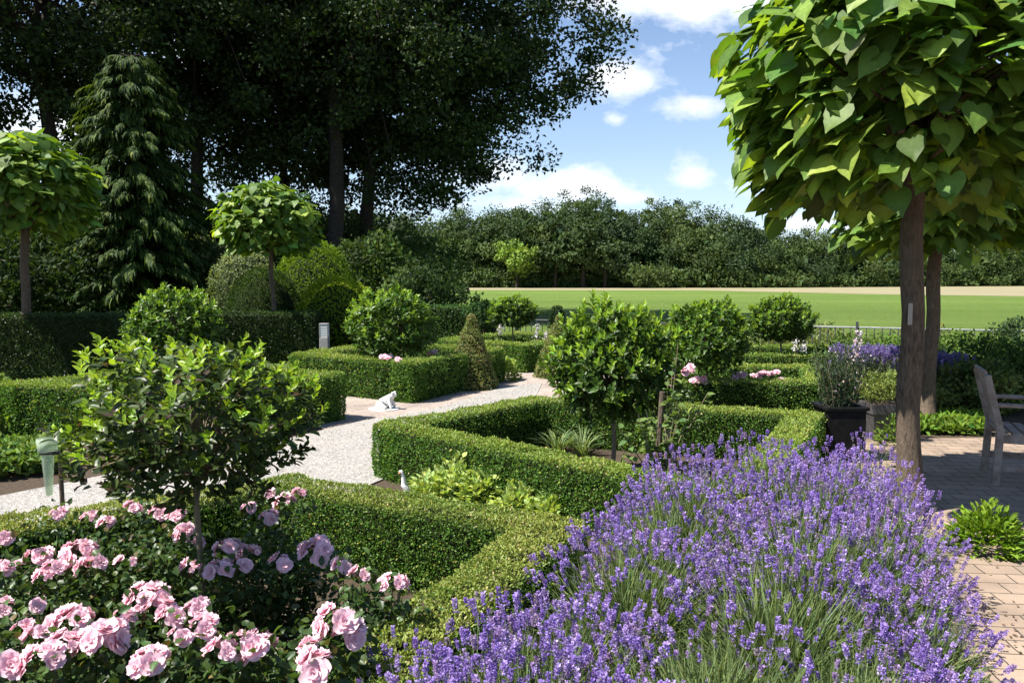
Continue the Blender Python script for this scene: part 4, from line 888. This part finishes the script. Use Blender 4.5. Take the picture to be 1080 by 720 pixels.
for k in range(34):
    a = rng.random()*6.28; r = .26*rng.random()**.5; e = np.array([math.cos(a)*r*1.1, math.sin(a)*r, .45+.33+.30*rng.random()]); b = e*np.array([.35, .35, 0])+np.array([0, 0, .44])
    V, F = tube([b, (b+e)/2+rng.normal(size=3)*.02, e], [.005, .004, .002], 4, False); mb.add(V, F, 'bark_thin')
    n = 60; u = rng.random((n, 1))**.8; q = b+(e-b)*u+rng.normal(size=(n, 3))*.03
    leaves(mb, 'leaf_matte', q, nrm(rnd(n)*.7+np.array([0, 0, .8])), rnd(n), .045, .013, T_Q, shade((.055, .085, .045), n, .25, .1))
    if k % 4 == 0:
        n = 9; q = b+(e-b)*(.3+.7*rng.random((n, 1)))+rng.normal(size=(n, 3))*.035
        leaves(mb, 'petal', q, rnd(n), rnd(n), .022, .018, T_Q, shade((.55, .45, .52), n, .1))
x = mb.build('oleander_shrub'); x.location = pl; tag(x, 'airy dark shrub with few pale blossoms growing in the black planter', 'shrub')
pz = Vector((3.84, 8.2, 0)); o = thing('tapered_planter', 'dark weathered zinc planter with tapered sides and rust stains', 'planter', pz, 'planters on the patio')
def frustum(b, t, z0, z1, m, mbx):
    V = [(sx*b, sy*b, z0) for sx, sy in ((-1, -1), (1, -1), (1, 1), (-1, 1))]+[(sx*t, sy*t, z1) for sx, sy in ((-1, -1), (1, -1), (1, 1), (-1, 1))]
    mbx.add(V, [np.array([(0, 1, 5, 4), (1, 2, 6, 5), (2, 3, 7, 6), (3, 0, 4, 7), (3, 2, 1, 0), (4, 5, 6, 7)])], m)
mb = MB(); frustum(.115, .148, 0, .30, 'zinc', mb); mb.build('pot_body', o)
mb = MB(); frustum(.160, .166, .29, .39, 'zinc', mb); mb.build('rim', o)
mb = MB(); frustum(.14, .14, .391, .396, 'soil', mb); mb.build('potting_soil', o)
x = shrub('round yellow green box bush growing in the tapered planter', (3.84, 8.2, .39), .24, .34, .03, (.15, .19, .045), nc=60, nl=40, name='box_bush', m='leaf_box', stem=False)

# white flower stalks
def stalk(label, base, h, n, c, r=.02, lean=.05, group='white flower stalks near the fence'):
    mb = MB(); V, F = tube([(0, 0, 0), (lean*.5, 0, h*.6), (lean, 0, h)], [.006, .005, .003], 5, False); mb.add(V, F, 'leaf_matte', (.09, .13, .04))
    u = .62+.38*rng.random((n, 1)); q = np.array([lean, 0, h])*u+rng.normal(size=(n, 3))*r
    leaves(mb, 'petal', q, rnd(n), rnd(n), .045, .04, T_Q, shade(c, n, .06))
    m = 60; u = .55*rng.random((m, 1)); q = np.array([lean, 0, h])*u+rng.normal(size=(m, 3))*.03; leaves(mb, 'leaf_matte', q, nrm(rnd(m)+np.array([0, 0, .5])), rnd(m), .1, .03, T_Q, shade((.07, .11, .03), m, .2))
    x = mb.build('flower_stalk'); x.location = base; return tag(x, label, 'flower', group)
stalk('tall pale pink flower spike leaning right above the black planter shrub', gb(893, 10.5), .98, 70, (.78, .68, .72), .022, .14)
for px, d, hh, lab in ((526, 16.6, .80, 'white flower stalk under the far small bay tree'), (564, 16.4, .72, 'white flower stalk right of the far small bay tree'), (573, 16.3, .60, 'short white flower stalk before the iron fence'), (588, 16.4, .55, 'short white flower stalk beside the second cone'),
                       (836, 13.9, .62, 'white flower stalk right of the flat topped bay tree'), (845, 13.9, .60, 'white flower stalk furthest right of the flat topped bay tree')):
    stalk(lab, gb(px, d), hh, 45, (.80, .80, .78), .028)

# ------------------------------------------------------------------ frog, figurine, rain gauge, bollard lamp
def skin(name, verts, edges, m, parent=None, sub=2):
    me = bpy.data.meshes.new(name); me.from_pydata([v[0] for v in verts], edges, []); o = bpy.data.objects.new(name, me); C.objects.link(o)
    md = o.modifiers.new('s', 'SKIN'); md.use_smooth_shade = True
    for i, v in enumerate(verts):
        r = v[1] if isinstance(v[1], tuple) else (v[1], v[1]); me.skin_vertices[0].data[i].radius = r
    me.skin_vertices[0].data[0].use_root = True
    s = o.modifiers.new('u', 'SUBSURF'); s.levels = sub; s.render_levels = sub
    me.materials.append(MATS[m]); o.parent = parent; return o
fp = P(405, 432); fr = thing('stone_frog', 'white weathered stone frog sitting upright on a flat round base on the path', 'statue', (fp.x, fp.y+.02, 0)); fr.rotation_euler = (0, 0, R_(-12)); fr.scale = (1.12, 1.05, .80)
mb = MB(); V, F = tube([(0, 0, 0), (0, 0, .006), (0, 0, .02), (0, 0, .026)], [.165, .178, .178, .168], 20); mb.add(V, F, 'stone_white', smooth=False); mb.build('base', fr)
body = skin('body', [((-.02, 0, .085), (.085, .088)), ((.04, 0, .155), (.068, .07)), ((.085, 0, .215), (.052, .048)), ((.12, 0, .245), (.050, .042)), ((.155, 0, .243), (.026, .018)),
                     ((-.095, 0, .055), (.05, .045)), ((-.01, .075, .06), .046), ((.06, .105, .05), .024), ((.03, .11, .03), .016), ((-.01, -.075, .06), .046), ((.06, -.105, .05), .024), ((.03, -.11, .03), .016),
                     ((.07, .045, .15), .026), ((.095, .06, .08), .018), ((.11, .062, .034), .02), ((.07, -.045, .15), .026), ((.095, -.06, .08), .018), ((.11, -.062, .034), .02)],
            [(0, 1), (1, 2), (2, 3), (3, 4), (0, 5), (0, 6), (6, 7), (7, 8), (0, 9), (9, 10), (10, 11), (1, 12), (12, 13), (13, 14), (1, 15), (15, 16), (16, 17)], 'stone_white', fr)
def ball(c, r, m, n=10):
    pts = [(c[0], c[1], c[2]-r*math.cos(math.pi*i/8)) for i in range(9)]; rad = [max(.0005, r*math.sin(math.pi*i/8)) for i in range(9)]; return tube(pts, rad, n)
for s in (-1, 1):
    mb = MB(); V, F = ball((.118, s*.036, .278), .019, 'stone_white'); mb.add(V, F, 'stone_white', smooth=True); e = mb.build('eye', fr)
    mb = MB(); V, F = ball((.126, s*.050, .280), .008, 'dark_paint', 8); mb.add(V, F, 'dark_paint', smooth=True); mb.build('pupil', e)
gp_ = P(430, 528); gp_ = Vector((Pd(426, 500, 5.62).x, 5.62, 0)); fg = thing('bird_figurine', 'small white bird figurine with orange brown face between the two front hedges', 'figurine', gp_); fg.scale = (.8,)*3
skin('body', [((0, 0, .20), (.034, .036)), ((.0, 0, .27), .024), ((-.012, 0, .33), .017), ((-.022, 0, .365), .022), ((-.05, 0, .36), .009), ((.045, 0, .18), .02)], [(0, 1), (1, 2), (2, 3), (3, 4), (0, 5)], 'stone_white', fg)
mb = MB(); V, F = ball((-.034, -.008, .348), .015, 'terracotta'); mb.add(V, F, 'terracotta', smooth=True); mb.build('face', fg)
mb = MB(); V, F = tube([(.01, 0, 0), (.005, 0, .18)], [.008, .008], 6); mb.add(V, F, 'stone_white'); mb.build('leg', fg)
V = None
gz = Vector((Pd(64, 500, 4.55).x, 4.55, 0)); rg = thing('rain_gauge', 'clear glass rain gauge clipped to a thin wooden stick above the hedge', 'rain gauge', gz)
def gz_h(py): return Pd(64, py, 4.55).z
mb = MB(); V, F = tube([(.006, 0, 0), (0, 0, gz_h(481))], [.0145, .013], 8); mb.add(V, F, 'bark'); mb.build('stick', rg)
xg = (51-64)/FPX*4.55
mb = MB(); zt, zb = gz_h(462), gz_h(523); zm = gz_h(477)
prof = [(zb, .006), (zb+.01, .019), (zm-.02, .034), (zm, .038), (zm+.012, .053), (zt, .057)]
V, F = tube([(xg, 0, z) for z, r in prof]+[(xg, 0, z) for z, r in prof[::-1]], [r for z, r in prof]+[max(.002, r-.004) for z, r in prof[::-1]], 20, False); mb.add(V, F, 'gauge_glass', smooth=True); mb.build('glass_tube', rg)
mb = MB(); V, F = tube([(xg, 0, zm-.006), (xg, 0, zm+.006)], [.043, .043], 16, False); mb.add(V, F, 'black_plastic'); V, F = box((xg/2, 0, zm), (abs(xg), .022, .028), 0, .003); mb.add(V, F, 'black_plastic'); mb.build('clip', rg)
bz = Pd(343, 400, 15.3); bo = thing('bollard_lamp', 'slim grey bollard lamp with white louvred head in front of the yew dome', 'lamp', (bz.x, bz.y, 0))
H = Pd(343, 341.5, 15.3).z; mb = MB(); V, F = box((0, 0, (H-.26)/2), (.165, .165, H-.26), 0, .008); mb.add(V, F, 'lamp_grey'); mb.build('post', bo)
mb = MB(); V, F = box((0, 0, H-.13), (.147, .147, .255), 0, .004); mb.add(V, F, 'lamp_white'); mb.build('lens', bo)
mb = MB()
for k in range(6): V, F = box((0, 0, H-.245+k*.044), (.158, .158, .007), 0, .002); mb.add(V, F, 'lamp_grey')
for sx in (-1, 1):
    for sy in (-1, 1): V, F = box((sx*.075, sy*.075, H-.13), (.013, .013, .255), 0, .002); mb.add(V, F, 'lamp_grey')
mb.build('louvre', bo)
mb = MB(); V, F = box((0, 0, H+.002), (.168, .168, .02), 0, .004); mb.add(V, F, 'lamp_grey'); mb.build('cap', bo)

# ------------------------------------------------------------------ wooden garden armchair, facing right
ch = thing('garden_armchair', 'weathered grey brown wooden garden armchair seen from the side at the right edge', 'chair', (4.02, 6.6, 0), None, R_(-23))
W2 = .285
for s in (-1, 1):
    y = s*W2
    mb = MB(); V, F = beam((0, y, 0), (.02, y, .46), .055, .05); mb.add(V, F, 'teak'); V, F = beam((.021, y, .44), (-.09, y, .89), .052, .048); mb.add(V, F, 'teak'); mb.build('rear_leg', ch)
    mb = MB(); V, F = beam((.50, y, 0), (.50, y, .63), .05, .05); mb.add(V, F, 'teak'); mb.build('front_leg', ch)
    mb = MB(); V, F = box((.25, y, .655), (.58, .075, .028), 0, .006); mb.add(V, F, 'teak'); mb.build('armrest', ch)
    mb = MB(); V, F = box((.26, y, .145), (.46, .028, .05), 0, .004); mb.add(V, F, 'teak'); V, F = box((.26, y, .385), (.46, .03, .07), 0, .004); mb.add(V, F, 'teak'); mb.build('side_rail', ch)
mb = MB(); V, F = box((-.094, 0, .885), (.03, 2*W2-.05, .085), 0, .008, Matrix.Rotation(-.24, 3, 'Y')); mb.add(V, F, 'teak'); V, F = box((.028, 0, .49), (.028, 2*W2-.05, .06), 0, .005); mb.add(V, F, 'teak'); mb.build('back_rail', ch)
for k in range(7):
    mb = MB(); y = -.21+k*.07; V, F = beam((.018, y, .52), (-.082, y, .845), .016, .042, .003); mb.add(V, F, 'teak'); mb.build('back_slat', ch)
for k in range(6):
    mb = MB(); x = .05+k*.088; V, F = box((x, 0, .432-.012*math.sin(k/5*math.pi)), (.07, 2*W2+.03 if k < 5 and k > 0 else 2*W2-.06, .022), 0, .005); mb.add(V, F, 'teak'); mb.build('seat_slat', ch)
mb = MB(); V, F = box((.50, 0, .385), (.03, 2*W2-.055, .07), 0, .004); mb.add(V, F, 'teak'); mb.build('front_rail', ch)

# scattered fallen petals / leaf litter on the patio edge
n = 60; c = np.array(P(1046, 655)); q = c+rng.normal(size=(n, 3))*np.array([.10, .22, 0]); q[:, 2] = .014
mb = MB(); leaves(mb, 'leaf_matte', q, rnd(n)*np.array([1, 1, .08]), np.repeat([[0, 0, 1.]], n, 0), .022, .013, T_Q, shade((.10, .06, .035), n, .3)); tag(mb.build('leaf_litter'), 'small dead brown leaves scattered on the pavers beside the lavender', 'leaf litter', None, 'stuff')

n = 420; a = np.array(P(330, 478)); b_ = np.array(P(560, 408)); u = rng.random((n, 1)); q = a*(1-u)+b_*u+rng.normal(size=(n, 3))*np.array([.55, .45, 0]); q[:, 2] = .017
q2 = np.stack([2.2+2.2*rng.random(160), 3.2+4.8*rng.random(160), np.full(160, .013)], 1); q = np.concatenate([q, q2]); n = len(q)
mb = MB(); leaves(mb, 'leaf_matte', q, rnd(n)*np.array([1, 1, .12]), np.repeat([[0, 0, 1.]], n, 0)+rnd(n)*.2, .022*(.6+.8*rng.random(n)), .014, T_Q, shade((.13, .12, .05), n, .5, .2)); tag(mb.build('leaf_litter'), 'small fallen leaves strewn over the gravel path and paving', 'leaf litter', None, 'stuff')
